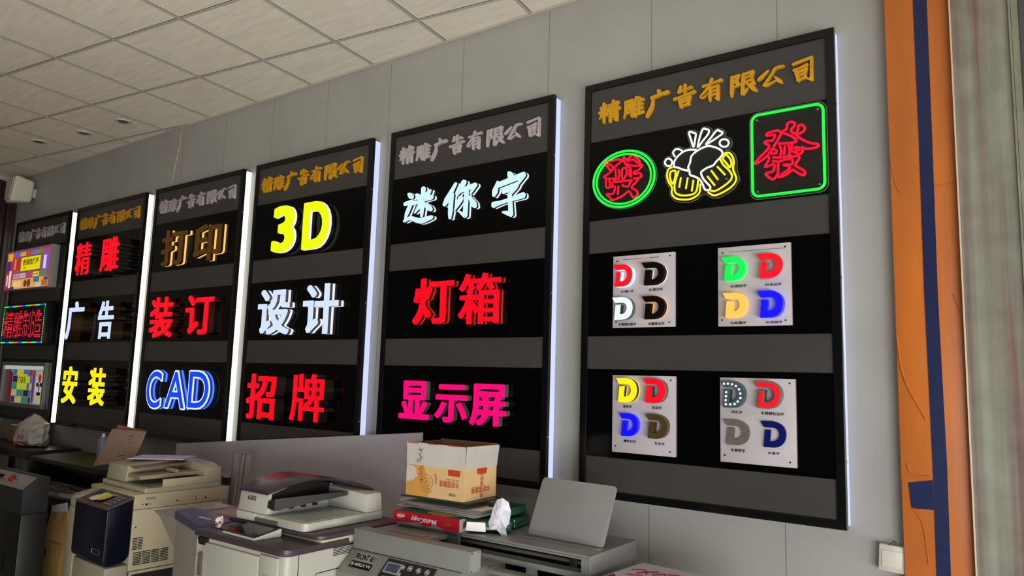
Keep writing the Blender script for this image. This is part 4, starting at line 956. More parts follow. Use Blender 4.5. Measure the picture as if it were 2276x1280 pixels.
# side finisher with the blue-grey cap
fs = [(X(-3.28), 0.145), (X(-2.90), 0.035), (X(-2.868), 0.035), (X(-2.868), 0.60), (X(-3.28), 0.60)]
MB().prism(rpoly(fs, [0.03, 0.02, 0, 0, 0]), 'z', 0.03, 0.868).build('side_finisher', M_cg, wc, True)
cap = [(X(-3.285), 0.135), (X(-2.895), 0.025), (X(-2.868), 0.025), (X(-2.868), 0.21), (X(-2.93), 0.235), (X(-3.285), 0.235)]
MB().prism(rpoly(cap, [0.03, 0.02, 0, 0.02, 0.0, 0.02]), 'z', 0.868, 0.905, 0.004).build('finisher_cap', mat('slate_blue_cap', (74, 72, 104), 0.4), wc, True)
boxo('finisher_top', mat('dark_grey_top', (96, 88, 88), 0.45), wc, X(-3.28), X(-2.868), 0.24, 0.60, 0.868, 0.888, bev=0.003)
boxo('cap_marking', M_white, wc, X(-3.06), X(-2.97), 0.115, 0.135, 0.905, 0.9056)
b = MB(); b.hexa([(X(-3.50), 0.19, 0.845), (X(-3.285), 0.17, 0.70), (X(-3.285), 0.50, 0.70), (X(-3.50), 0.50, 0.845)], [(X(-3.54), 0.18, 0.866), (X(-3.285), 0.15, 0.866), (X(-3.285), 0.52, 0.866), (X(-3.54), 0.52, 0.866)])
b.build('exit_tray', M_cg, wc)
b = MB(); b.grid(10, 8, lambda u, v: (-3.20+0.27*u, -0.945+0.16*v, 0.892+0.004*math.sin(u*6)*v))
tag(b.build('paper_sheet', mat('pink_buff_paper', (176, 150, 142), 0.7), None, True), 'pinkish buff sheet lying on the side unit of the white copier', 'paper')
# crumpled paper
def crumple(name, m, c, rx, ry, rz, seed, label, cat, amp=0.45, n=14):
    b = MB(); b.sphere(c, 1.0, n); random.seed(seed); c = Vector(c)
    for v in b.bm.verts:
        d = v.co-c; k = 1-amp*random.random(); v.co = c+Vector((d.x*rx*k, d.y*ry*k, d.z*rz*k))
    mats = m if isinstance(m, list) else [m]
    if len(mats) > 1:
        for f in b.bm.faces: f.material_index = 1 if random.random() < 0.14 else 0
    return tag(b.build(name, mats, None), label, cat)
crumple('crumpled_paper', [mat('white_wrapper', (214, 210, 208), 0.5), mat('wrapper_red', (150, 40, 60), 0.5)], (-2.795, -1.155, 0.929), 0.028, 0.022, 0.029, 5, 'small crumpled white and red wrapper on the white copier', 'crumpled paper', n=10)

# ------------------------------------------------------------------ beige copier with the navy front
M_bg = mat('beige_plastic', (186, 176, 148), 0.45, var=0.025, scale=3)
M_bg2 = mat('beige_grey_plastic', (168, 162, 138), 0.45, var=0.025, scale=3)
M_navyp = mat('navy_plastic', (9, 12, 30), 0.34, var=0.05, spec=0.3)
bc = thing('copier', 'beige copier with a navy blue front cover and a yellow film on its panel', 'copier', (-3.835, -0.974, 0), R_(-3))
boxo('body', M_bg, bc, -0.53, 0, 0.0, 0.50, 0.03, 0.822, bev=0.004)
boxo('scanner_unit', M_bg, bc, -0.53, 0.003, 0.0, 0.525, 0.8235, 0.899, bev=0.005)
MB().prism(rpoly([(-0.118, 0.03), (0.0, 0.03), (0.0, 0.80), (-0.118, 0.80)], 0.0), 'x', -0.49, -0.391, 0.004).build('left_column', M_bg2, bc, True)
MB().prism([(-0.118, 0.80), (0.0, 0.80), (0.0, 0.885), (-0.10, 0.862), (-0.115, 0.85)], 'x', -0.49, -0.391, 0.006).build('panel_shoulder', M_bg2, bc, True)
boxo('lower_front', M_bg2, bc, -0.389, 0.0, -0.115, -0.001, 0.03, 0.552, bev=0.01)
MB().prism(rpoly([(-0.129, 0.553), (-0.002, 0.572), (-0.002, 0.878), (-0.129, 0.835)], [0.04, 0.05, 0.0, 0.01]), 'x', -0.388, 0.004, 0.004).build('navy_cover', M_navyp, bc, True)
boxo('cover_seam', M_dark, bc, -0.385, -0.001, -0.1302, -0.129, 0.718, 0.7205)
MB().hexa([(-0.388, -0.130, 0.8365), (0.004, -0.130, 0.8365), (0.004, 0.0, 0.8785), (-0.388, 0.0, 0.8785)], [(-0.388, -0.130, 0.846), (0.004, -0.130, 0.846), (0.004, 0.0, 0.890), (-0.388, 0.0, 0.890)]).build('control_panel', mat('panel_mauve_grey', (84, 70, 70), 0.4), bc)
Q4 = [(-0.388, -0.130, 0.8465), (0.004, -0.130, 0.8465), (0.004, 0.0, 0.8905), (-0.388, 0.0, 0.8905)]
def onp(name, m, u0, u1, v0, v1, h, par):
    q = [lerp2(*Q4, u, v) for u, v in ((u0, v0), (u1, v0), (u1, v1), (u0, v1))]
    return MB().hexa([p-Vector((0, 0, 0.002)) for p in q], [p+Vector((0, 0, h)) for p in q]).build(name, m, par)
onp('panel_screen', mat('panel_glass', (30, 30, 34), 0.12), 0.10, 0.66, 0.20, 0.86, 0.0008, bc)
onp('key_pad', mat('key_pad_dark', (58, 56, 62), 0.4), 0.70, 0.96, 0.15, 0.9, 0.0008, bc)
b = MB()
for i in range(3):
    for j in range(4):
        p = lerp2(*Q4, 0.74+i*0.07, 0.25+j*0.17); b.box(p.x-0.006, p.x+0.006, p.y-0.006, p.y+0.006, p.z, p.z+0.003)
b.build('panel_keys', mat('key_grey', (140, 138, 140), 0.4), bc)
b = MB(); b.tube([( -0.13, -0.1302, 0.612), (-0.05, -0.1302, 0.612), (-0.035, -0.1302, 0.622), (-0.05, -0.1302, 0.634), (-0.13, -0.1302, 0.634), (-0.13, -0.1302, 0.612)], 0.0015, 5); b.build('front_badge', mat('badge_silver', (150, 150, 156), 0.3, 0.5), bc)
# yellow film
b = MB(); b.mi = 0
b.grid(10, 6, lambda u, v: tuple(lerp2(*Q4, 0.22+0.36*u+0.06*v, 0.15+0.62*v)+Vector((0, 0, 0.004+0.008*u*(1-v)+0.003*math.sin(9*u+5*v)))))
for f in b.bm.faces:
    f.material_index = 1 if f.calc_center_median().x < lerp2(*Q4, 0.34, 0.1).x else 0
ob = b.build('yellow_film', [mat('yellow_film', (236, 222, 20), 0.2), mat('silver_film', (206, 200, 190), 0.15)], None, True); ob.matrix_world = Matrix.Translation((-3.835, -0.974, 0)) @ Matrix.Rotation(R_(-3), 4, 'Z')
tag(ob, 'glossy yellow film piece lying on the beige copier control panel', 'film')
# feeder of the beige copier
fd = MB().prism(rpoly([(-0.53, 0.055), (-0.004, 0.055), (-0.004, 0.485), (-0.53, 0.485)], 0.015), 'z', 0.900, 0.925, 0.003).build('document_feeder', M_bg2, bc, True)
MB().prism([(0.075, 0.925), (0.48, 0.925), (0.48, 1.000), (0.42, 1.022), (0.30, 1.030), (0.085, 1.012)], 'x', -0.53, -0.29, 0.008).build('feed_head', M_bg2, fd, True)
MB().prism([(-0.292, 0.925), (-0.006, 0.925), (-0.010, 1.008), (-0.10, 1.026), (-0.292, 1.036)], 'y', 0.38, 0.48, 0.006).build('hinge_cover', M_bg2, fd, True)
boxo('end_panel', M_bg, fd, -0.02, -0.006, 0.15, 0.388, 0.925, 0.965, bev=0.003)
b = MB(); b.hexa([(-0.289, 0.09, 0.955), (-0.15, 0.09, 0.952), (-0.07, 0.385, 0.968), (-0.289, 0.385, 0.965)], [(-0.289, 0.09, 0.975), (-0.15, 0.09, 0.972), (-0.07, 0.385, 0.988), (-0.289, 0.385, 0.985)])
b.build('input_tray', mat('tray_tan', (150, 134, 108), 0.45), fd)
b = MB(); b.hexa([(-0.289, 0.10, 1.005), (-0.21, 0.10, 1.003), (-0.16, 0.385, 1.018), (-0.289, 0.385, 1.018)], [(-0.289, 0.10, 1.011), (-0.21, 0.10, 1.009), (-0.16, 0.385, 1.025), (-0.289, 0.385, 1.025)])
b.build('top_flap', mat('flap_brown', (118, 100, 80), 0.45), fd)
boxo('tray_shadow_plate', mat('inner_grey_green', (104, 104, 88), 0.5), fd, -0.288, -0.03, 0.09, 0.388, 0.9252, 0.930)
boxo('paper_guide', mat('guide_tan', (160, 146, 118), 0.45), fd, -0.19, -0.07, 0.25, 0.262, 0.986, 1.004, bev=0.002)
b = MB()
for i in range(2):
    for k in range(8): b.box(0.0, 0.0018, 0.012+i*0.027, 0.035+i*0.027, 0.622+k*0.008, 0.626+k*0.008)
for i in range(4):
    for k in range(8): b.box(0.0, 0.0018, 0.020+i*0.047, 0.062+i*0.047, 0.545+k*0.0085, 0.5495+k*0.0085)
b.build('side_vent', M_dark, bc)
boxo('side_label', mat('label_grey', (150, 144, 122), 0.5), bc, 0.003, 0.0045, 0.06, 0.11, 0.868, 0.882)
b = MB()
for y_, z_, r_ in ((0.045, 0.848, 0.003), (0.065, 0.846, 0.006), (0.083, 0.846, 0.003), (0.23, 0.848, 0.004), (0.33, 0.86, 0.003), (0.335, 0.848, 0.003), (0.39, 0.848, 0.005), (0.02, 0.735, 0.004)):
    b.cyl((0.0, y_, z_), (0.0055 if z_ > 0.8 else 0.003, y_, z_), r_, n=10)
b.build('side_screw', M_dark, bc)
b = MB(); b.box(-0.001, 0.002, 0.0, 0.30, 0.515, 0.5185); b.box(-0.001, 0.002, 0.0, 0.004, 0.30, 0.515); b.build('tray_seam', M_dark, bc)
boxo('tray_recess_shade', mat('recess_shade_brown', (40, 34, 30), 0.5), bc, -0.001, 0.0025, 0.02, 0.30, 0.33, 0.50)  # flat dark sheet paints the shade inside the tray recess
boxo('rear_bracket', M_dark, bc, -0.06, 0.0, 0.516, 0.54, 0.900, 0.945)
b = MB()
for k in range(4): b.box(-0.16+0.004*k, 0.16-0.003*k, -0.10+0.002*k, 0.10, 0.0012*k, 0.0012*k+0.0010)
ob = b.build('paper_sheets', mat('lilac_white_paper', (206, 200, 226), 0.6), None); ob.location = (-4.20, -0.64, 1.036); ob.rotation_euler = (0, 0, R_(40))
tag(ob, 'thin stack of lilac white paper lying on top of the beige copier', 'paper')

# ------------------------------------------------------------------ grey cutting machine
M_mg = mat('machine_grey', (126, 127, 121), 0.42, var=0.03, scale=4)
M_mg2 = mat('machine_grey_plate', (122, 122, 118), 0.38, var=0.03, scale=4)
ct = thing('paper_cutter', 'grey paper cutting machine with a button panel and a long rail', 'cutting machine', (-1.967, -0.903, 0.180)); ct.scale = (0.884, 0.884, 0.884)  # cutter and the pile on it are scaled about the camera position
X = lambda x: x+2.225
Yc = lambda y: y+0.628
boxo('head_housing', M_mg, ct, X(-2.557), X(-1.883), 0.0, 0.072, 0.774, 0.860, bev=0.004)
boxo('end_cap', mat('machine_grey_cap', (146, 148, 142), 0.4), ct, X(-1.883), X(-1.880), 0.003, 0.069, 0.777, 0.857)
b = MB()
for y_, z_ in ((0.008, 0.783), (0.064, 0.783), (0.008, 0.852), (0.05, 0.852)): b.cyl((X(-1.881), y_, z_), (X(-1.877), y_, z_), 0.004, n=10)
b.build('cap_screw', M_chrome, ct)
MB().prism([(-0.085, 0.69), (-0.095, 0.60), (-0.095, -0.16), (0.30, -0.16), (0.30, 0.772), (0.0, 0.772)], 'x', X(-2.56), X(-1.92), 0.004).build('cabinet', M_mg, ct, True)
# control panel on the slope
nrm = Vector((0, -(0.772-0.69), 0.085)).normalized()
nrm = Vector((0, -0.082, 0.085)).normalized()
def slope(x, v, h=0.0): return Vector((x, -0.085*v, 0.772-0.082*v))+nrm*h
def splate(name, m, x0, x1, v0, v1, h, par, sk=0.0):
    q = [slope(x0-sk*v0, v0), slope(x1-sk*v0, v0), slope(x1-sk*v1, v1), slope(x0-sk*v1, v1)]
    return MB().hexa([p-nrm*0.002 for p in q], [p+nrm*h for p in q]).build(name, m, par)
upv = (slope(0, 0)-slope(0, 1)).normalized()
splate('name_plate', mat('plate_silver', (176, 176, 170), 0.35, 0.4), X(-2.515), X(-2.385), 0.10, 0.40, 0.0012, ct)
splate('name_plate', M_ink, X(-2.515), X(-2.385), 0.46, 0.72, 0.0012, ct)
p = slope(X(-2.510), 0.38, 0.0014); text('FRONT', 'name_letters', M_ink, ct, p, (1, 0, 0), upv, 0.085, 0.029, 0.0006, 0.03)
p = slope(X(-2.420), 0.38, 0.0014); text('福日', 'name_letters', M_ink, ct, p, (1, 0, 0), upv, 0.034, 0.029, 0.0006, 0.01)
p = slope(X(-2.510), 0.68, 0.0014); text('FJ-405LH V4', 'model_letters', mat('silver_print', (190, 190, 184), 0.4), ct, p, (1, 0, 0), upv, 0.118, 0.020, 0.0006, 0.02)
cp = splate('button_panel', mat('black_panel_film', (18, 20, 28), 0.22), X(-2.325), X(-2.045), 0.06, 1.0, 0.0014, ct)
splate('display_bezel', mat('bezel_grey', (150, 156, 166), 0.3), X(-2.312), X(-2.225), 0.20, 0.62, 0.0035, cp)
splate('display', glow('lcd_slate', (70, 78, 108), 0.35), X(-2.304), X(-2.233), 0.25, 0.57, 0.0042, cp)
p = slope(X(-2.26), 0.17, 0.0018); text('CONTROL', 'panel_print', mat('panel_print_green', (90, 140, 110), 0.5), cp, p, (1, 0, 0), upv, 0.03, 0.006) if False else None
for k, (bx, bv, br) in enumerate(((-2.217, 0.30, 0.010), (-2.217, 0.58, 0.010), (-2.178, 0.28, 0.0135), (-2.178, 0.74, 0.0135), (-2.130, 0.28, 0.0135), (-2.130, 0.74, 0.0135), (-2.082, 0.28, 0.0135), (-2.082, 0.74, 0.0135), (-2.29, 0.84, 0.010), (-2.25, 0.84, 0.010))):
    a = slope(X(bx), bv)
    bt = MB().cyl(a, a+nrm*0.0035, br, n=20).build('button', mat('button_dark', (40, 42, 48), 0.3), cp, True)
    b = MB(); u_ = Vector((1, 0, 0)); b.tube([a+nrm*0.0036+u_*(br*0.85*math.cos(t_*0.314))+upv*(br*0.85*math.sin(t_*0.314)) for t_ in range(20)], 0.0011, 5, True); b.build('button_ring', mat('ring_silver', (190, 188, 184), 0.3), bt)
    MB().cyl(a+nrm*0.003, a+nrm*0.0052, br*0.42, n=12).build('button_mark', mat('ring_silver', (0, 0, 0)), bt)
# rear rail, side walls, rod
R0, R1 = X(-2.54), X(-1.487)
yf = Yc(-0.368); yb = Yc(0.05)
boxo('rail_top', M_mg2, ct, R0, R1, yf, yb, 0.853, 0.862, bev=0.002)
boxo('rail_lip', M_mg, ct, R0, R1, yf-0.003, yf+0.006, 0.845, 0.8525)
boxo('rail_bottom', M_mg, ct, R0, R1, yf-0.003, yf+0.03, 0.770, 0.792, bev=0.002)
boxo('rail_back', M_dark, ct, R0, R1, yb-0.02, yb-0.004, 0.62, 0.8525)
boxo('rail_end', M_mg, ct, R1, R1+0.006, yf-0.003, yb, 0.60, 0.8615, bev=0.002)
boxo('rail_end', M_mg, ct, R1-0.032, R1-0.0005, yf-0.003, yf+0.006, 0.7925, 0.8445)
boxo('slot_dark', M_dark, ct, R0, R1-0.001, yf+0.085, yf+0.09, 0.775, 0.8525)
MB().cyl((R0, yf+0.035, 0.822), (R1-0.002, yf+0.035, 0.822), 0.0085, n=14).build('guide_rod', M_chrome, ct, True)
boxo('carriage_block', M_dark, ct, X(-1.585), X(-1.55), yf+0.015, yf+0.06, 0.796, 0.84, bev=0.003)
boxo('slot_rail', mat('rail_shadow_grey', (60, 60, 58), 0.4), ct, R0, R1-0.033, yf+0.012, yf+0.02, 0.7925, 0.805)
boxo('middle_plate', M_mg2, ct, X(-2.54), X(-2.20), 0.0725, yf-0.004, 0.830, 0.848, bev=0.002)
b = MB(); b.box(X(-2.45), X(-2.24), 0.11, 0.114, 0.8475, 0.849); b.box(X(-2.242), X(-2.238), 0.11, 0.16, 0.8475, 0.849); b.build('plate_groove', M_dark, ct)
boxo('knife_guard', mat('smoked_green', (70, 78, 74), 0.2), ct, X(-2.225), X(-2.135), yf-0.028, yf-0.008, 0.775, 0.85, bev=0.004)
boxo('work_bed', mat('bed_grey', (104, 104, 100), 0.4, var=0.04), ct, X(-1.915), R1+0.004, -0.05, yb-0.022, 0.655, 0.672, bev=0.002)
boxo('bed_tray', M_mg2, ct, X(-1.79), R1-0.01, 0.0, yf+0.05, 0.6725, 0.705, bev=0.003)
for x_ in (-1.78, -1.52): boxo('side_wall', M_mg, ct, X(x_)-0.02, X(x_)+0.02, yf+0.02, yf+0.05, 0.672, 0.771)
MB().cyl((X(-1.735), 0.15, 0.672), (X(-1.735), 0.15, 0.758), 0.028, n=18).build('press_column', M_chrome, ct, True)
boxo('press_bar', M_mg, ct, X(-1.875), X(-1.66), 0.12, 0.18, 0.756, 0.772, bev=0.002)
boxo('leg_stand', M_dark, ct, X(-1.915), R1, 0.05, 0.55, -0.19, 0.654)
# raised back rest
bk = MB(); th = math.atan2(0.11, 0.238)
pts = rpoly([(-0.1965, 0), (0.1965, 0), (0.1965, 0.262), (-0.1965, 0.262)], 0.02)
bk.prism(pts, 'y', -0.003, 0.003, 0.001)
ob = bk.build('back_rest', mat('rest_grey', (134, 134, 132), 0.42, var=0.02), ct, True); ob.location = (X(-1.695), Yc(-0.215), 0.868); ob.rotation_euler = (-th, 0, R_(-3))
boxo('rest_hinge', M_mg2, ct, X(-1.905), X(-1.50), Yc(-0.262), Yc(-0.222), 0.8622, 0.868, bev=0.001)
boxo('hinge_slot', M_dark, ct, X(-1.885), X(-1.52), Yc(-0.238), Yc(-0.234), 0.868, 0.8688)
b = MB(); random.seed(11)
for k in range(9):
    x_ = X(-1.87)+random.random()*0.12; y_ = 0.02+random.random()*0.10; a = random.uniform(-0.5, 0.6); L_ = random.uniform(0.05, 0.11)
    d_ = Vector((math.cos(a), math.sin(a), 0)); n2 = Vector((-d_.y, d_.x, 0))*random.uniform(0.006, 0.014); c_ = Vector((x_, y_, 0.7055+0.002*k)) ; b.mi = k % 3
    c_.z = 0.673+0.003*k
    q = [c_-d_*L_/2-n2, c_+d_*L_/2-n2, c_+d_*L_/2+n2, c_-d_*L_/2+n2]
    b.hexa(q, [p_+Vector((0, 0, 0.0025)) for p_ in q])
ob = b.build('paper_offcuts', [mat('offcut_brown', (110, 84, 56), 0.6), mat('offcut_grey', (150, 146, 138), 0.6), mat('offcut_dark', (50, 42, 38), 0.6)], None)
ob.location = (-1.967, -0.903, 0.180); tag(ob, 'loose strips of offcuts on the bed of the grey cutting machine', 'offcuts', kind='stuff'); ob.scale = (0.884, 0.884, 0.884)

# ------------------------------------------------------------------ the pile on the rail: ream box, reams, sheets, carton, tissue
M_redb = mat('ream_red', (168, 18, 36), 0.4); M_gr = mat('ream_green', (16, 74, 52), 0.3, var=0.08, scale=12); M_paper = mat('paper_white', (236, 233, 230), 0.65)
rb = thing('ream_box', 'red and white torn copy paper box at the bottom of the pile on the rail', 'paper box', (-1.892, -0.691, 0.942), R_(4)); rb.scale = (0.884, 0.884, 0.884)
MB().prism([(-0.385, 0.0), (-0.385, 0.058), (0, 0.058), (0, 0.001), (-0.06, 0.0), (-0.10, 0.008), (-0.15, 0.022), (-0.165, 0.006), (-0.205, 0.004), (-0.22, 0.020), (-0.27, 0.013), (-0.33, 0.010)], 'y', 0, 0.003).build('front_flap', M_redb, rb)
MB().prism([(0.003, 0), (0.29, 0), (0.29, 0.04), (0.2, 0.052), (0.08, 0.05), (0.03, 0.057), (0.003, 0.057)], 'x', -0.003, 0.0).build('side_flap', mat('flap_grey_white', (180, 174, 172), 0.5, var=0.12, scale=25), rb)
boxo('box_base', mat('box_grey', (120, 112, 108), 0.6), rb, -0.382, -0.004, 0.004, 0.285, 0.0, 0.02)
b = MB()
random.seed(4)
pts = [(0.02+0.012*k, 0.012+0.03*random.random()) for k in range(7)]
b.prism([(0.028, 0.01), (0.05, 0.022), (0.075, 0.012), (0.07, 0.04), (0.045, 0.046), (0.03, 0.036)], 'x', 0.0002, 0.001); b.build('printed_mark', mat('print_grey_green', (92, 100, 94), 0.6), rb)
M_wp = mat('print_white', (220, 214, 210), 0.5)
text('MultiCopy', 'brand_lettering', M_wp, rb, (-0.128, -0.0008, 0.046), (-1, 0, 0), (0, 0, -1), 0.148, 0.028, 0.0006, 0.015)
text('multifunktion', 'small_lettering', M_wp, rb, (-0.135, -0.0008, 0.052), (-1, 0, 0), (0, 0, -1), 0.05, 0.005) if False else None
text('复印纸', 'small_lettering', mat('print_gold', (150, 90, 30), 0.5), rb, (-0.045, -0.0008, 0.036), (-1, 0, 0), (0, 0, -1), 0.04, 0.014)
b = MB()
for k, (w_, h_) in enumerate(((0.05, 0.0015), (0.04, 0.0015), (0.045, 0.006), (0.03, 0.0015))): b.box(-0.36, -0.36+w_, -0.0008, 0.0, 0.044-k*0.006, 0.044-k*0.006+h_)
b.build('print_lines', M_wp, rb)
re = thing('paper_ream', 'green wrapped paper ream with an ochre disc lying in the red box', 'paper ream', (-1.892, -0.691, 0.960), R_(4)); re.scale = (0.884, 0.884, 0.884)
boxo('wrapped_pack', M_gr, re, -0.378, -0.012, 0.008, 0.27, 0.0, 0.0385, bev=0.004)
MB().prism([(-0.13+0.085*math.cos(R_(a)), 0.055+0.044*math.sin(R_(a))) for a in range(0, 360, 12)], 'z', 0.0386, 0.0392).build('ochre_disc', mat('ochre_print', (168, 136, 62), 0.4), re)
def ream(loc, rz, label, sx=0.2, sy=0.13, sz=0.045, end=True):
    o = thing('paper_ream', label, 'paper ream', loc, rz, 'green reams in the pile'); o.scale = (0.884, 0.884, 0.884)
    b = MB(); b.box(0, sx, 0, sy, 0, sz, 0.006)
    bmesh.ops.subdivide_edges(b.bm, edges=list(b.bm.edges), cuts=2, use_grid_fill=True); random.seed(int(abs(loc[0]*1000)))
    for v in b.bm.verts: v.co += Vector((random.uniform(-1, 1), random.uniform(-1, 1), random.uniform(-0.6, 0.6)))*0.003
    b.build('green_wrapper', M_gr, o)
    if end:
        b = MB(); b.hexa([(-0.004, -0.006, 0.001), (0.085, -0.008, -0.004), (0.085, -0.003, -0.004), (-0.004, -0.002, 0.001)], [(-0.001, -0.004, sz*0.92), (0.082, -0.007, sz*0.86), (0.082, -0.003, sz*0.86), (-0.001, -0.001, sz*0.92)]); b.build('paper_end', M_paper, o)
    return o
ream((-1.866, -0.674, 0.9535), R_(38), 'green wrapped ream with a bare white end, right of the red box', 0.20, 0.13, 0.042)
ream((-1.880, -0.503, 0.945), R_(8), 'lower green wrapped ream at the right of the pile, behind the tissue', 0.13, 0.16, 0.046, False)
ream((-1.898, -0.498, 0.992), R_(2), 'upper dark green ream at the right of the pile, above another ream', 0.125, 0.15, 0.038, False)
b = MB()
for k in range(5):
    z0_ = 0.9235+k*0.0062
    b.grid(16, 8, lambda u, v, k=k, z0_=z0_: (-2.585+0.50*u+0.006*math.sin(k*2.1), -0.335+0.28*v+0.006*k+0.01*math.sin(5*u+k), z0_+0.006*abs(u-0.55)**2*(1 if k < 2 else 3)+0.002*math.sin(u*9+k)*(1-v)+0.0005))
o = b.build('paper_stack', M_paper, None, True); o.location = (0.0, -0.348, 0.1798); o.scale = (0.884, 0.884, 0.884); tag(o, 'loose stack of slightly curled white sheets between the reams and the carton', 'paper', kind='thing')
b = MB(); b.prism([(-2.56, -0.335), (-2.165, -0.318), (-2.15, -0.05), (-2.535, -0.06)], 'z', 0.9725, 0.9785, 0.001)
o = b.build('green_folder', mat('dark_green_folder', (18, 48, 36), 0.25), None); o.location = (0.0, -0.348, 0.1798); o.scale = (0.884, 0.884, 0.884); tag(o, 'thin dark green wrapper sheet lying directly under the carton', 'folder')
# carton
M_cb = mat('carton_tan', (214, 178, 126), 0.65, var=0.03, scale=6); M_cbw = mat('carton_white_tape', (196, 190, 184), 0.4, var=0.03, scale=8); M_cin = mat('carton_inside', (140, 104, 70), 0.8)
M_cr = mat('carton_red_print', (186, 60, 34), 0.6); M_co = mat('carton_orange', (208, 148, 72), 0.6, var=0.05, scale=5)
cb = thing('carton', 'open tan cake carton with white taped flaps, on top of the paper pile', 'carton', (-1.931, -0.619, 1.046), R_(2.5)); cb.scale = (0.884, 0.884, 0.884)
CW, CD, CH, CT = 0.354, 0.263, 0.1445, 0.2545
boxo('front_wall', M_cb, cb, -CW, 0, 0, 0.004, 0, CH); boxo('side_wall', M_cb, cb, -0.004, 0, 0.0045, CD-0.0045, 0, CH)
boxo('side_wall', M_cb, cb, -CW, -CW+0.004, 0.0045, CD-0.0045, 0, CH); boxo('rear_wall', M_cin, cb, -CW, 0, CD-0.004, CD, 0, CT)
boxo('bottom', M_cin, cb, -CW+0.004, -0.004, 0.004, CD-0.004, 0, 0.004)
b = MB(); b.hexa([(-CW, 0, CH), (-0.002, 0, CH), (-0.002, 0.004, CH), (-CW, 0.004, CH)], [(-CW-0.004, -0.002, CT), (0.004, -0.006, CT-0.004), (0.004, -0.002, CT-0.004), (-CW-0.004, 0.002, CT)]); b.build('front_flap', M_cbw, cb)
b = MB(); b.hexa([(-0.004, 0.006, CH), (0, 0.006, CH), (0, CD, CH), (-0.004, CD, CH)], [(-0.002, 0.012, CT-0.004), (0.003, 0.012, CT-0.004), (0.010, CD+0.004, CT-0.006), (0.004, CD+0.004, CT-0.006)]); b.build('side_flap', M_cbw, cb)
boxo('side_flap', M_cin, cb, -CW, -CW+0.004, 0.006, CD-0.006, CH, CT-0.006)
def onfront(name, m, x0_, x1_, z0_, z1_, lv=1): return boxo(name, m, cb, x0_, x1_, -0.0005*lv, 0.0, z0_, z1_)
MB().prism([(-CW+0.0005, 0.001), (-0.215, 0.001), (-0.20, 0.04), (-0.225, 0.09), (-0.245, 0.146), (-CW+0.0005, 0.146)], 'y', -0.0004, 0.0).build('orange_print', M_co, cb)
MB().prism([(-CW+0.0005, 0.055), (-CW+0.012, 0.072), (-CW+0.02, 0.062), (-CW+0.03, 0.076), (-CW+0.045, 0.07), (-CW+0.052, 0.085), (-CW+0.068, 0.088), (-CW+0.064, 0.118), (-CW+0.05, 0.14), (-CW+0.0005, 0.143)], 'y', -0.0008, 0.0).build('white_smear', M_cbw, cb)
b = MB(); sp_ = []
for k in range(46):
    a = k*0.40; r_ = 0.006+0.0018*k*0.40*1.25; sp_.append((-0.222+r_*math.cos(a)*1.05, -0.0009, 0.068+r_*math.sin(a)))
b.tube(sp_, 0.0011, 5); b.build('spiral_print', mat('spiral_brown', (140, 86, 50), 0.6), cb)
b = MB(); b.tube([(-0.178+0.012*math.cos(t_*0.12), -0.0008, 0.085+0.028*math.sin(t_*0.12)) for t_ in range(-6, 11)], 0.003, 6); b.build('curved_print', M_cr, cb)
MB().prism(rpoly([(-0.095, 0.112), (-0.028, 0.112), (-0.024, 0.14), (-0.099, 0.14)], 0.005), 'y', -0.0008, 0.0).build('red_label', M_cr, cb)
text('牛奶蛋糕卷', 'carton_lettering', M_cr, cb, (-0.030, -0.0008, 0.088), (-1, 0, 0), (0, 0, -1), 0.118, 0.030, 0.0006, 0.008)
text('MILK ROLL CAKE', 'carton_lettering', mat('print_brown', (150, 92, 60), 0.6), cb, (-0.032, -0.0008, 0.098), (-1, 0, 0), (0, 0, -1), 0.072, 0.007)
text('巴比熊', 'carton_lettering', M_ink, cb, (-0.05, -0.0008, 0.034), (-1, 0, 0), (0, 0, -1), 0.036, 0.014)
b = MB()
for ln in ("-0.275,0.232 -0.262,0.205|-0.285,0.222 -0.255,0.216|-0.272,0.212 -0.25,0.228|-0.28,0.205 -0.265,0.19 -0.252,0.178|-0.268,0.2 -0.266,0.165 -0.285,0.162 -0.29,0.172 -0.27,0.176|-0.25,0.145 -0.272,0.13 -0.262,0.112 -0.25,0.13 -0.268,0.128|-0.276,0.108 -0.262,0.1 -0.25,0.115|-0.258,0.09 -0.258,0.068|-0.27,0.08 -0.245,0.078").split('|'):
    pass
    b.tube([(float(q.split(',')[0]), -0.0035 if float(q.split(',')[1]) > CH else -0.0012, float(q.split(',')[1])) for q in ln.split()], 0.0010, 5)
b.build('pen_writing', M_ink, cb)
b = MB()
for k in range(3): b.box(-CW+0.006+k*0.125, -CW+0.07+k*0.125, -0.0062, 0.0, 0.249, 0.253)
b.build('tape_print', M_cr, cb)
MB().prism(rpoly([(0.10, 0.118), (0.175, 0.118), (0.18, 0.146), (0.095, 0.146)], 0.005), 'x', 0.0, 0.0008).build('red_label', M_cr, cb)
text('牛奶蛋糕卷', 'carton_lettering', M_cr, cb, (0.0008, 0.205, 0.062), (0, -1, 0), (0, 0, -1), 0.152, 0.030, 0.0006, 0.008)
text('巴', 'carton_lettering', M_cr, cb, (0.0008, 0.15, 0.116), (0, -1, 0), (0, 0, -1), 0.026, 0.026, 0.0006, 0.02)
text('吾', 'carton_lettering', M_cr, cb, (0.0008, 0.15, 0.088), (0, -1, 0), (0, 0, -1), 0.026, 0.024, 0.0006, 0.02)
text('包', 'carton_lettering', M_cr, cb, (0.0008, 0.15, 0.03), (0, -1, 0), (0, 0, -1), 0.026, 0.024, 0.0006, 0.01)
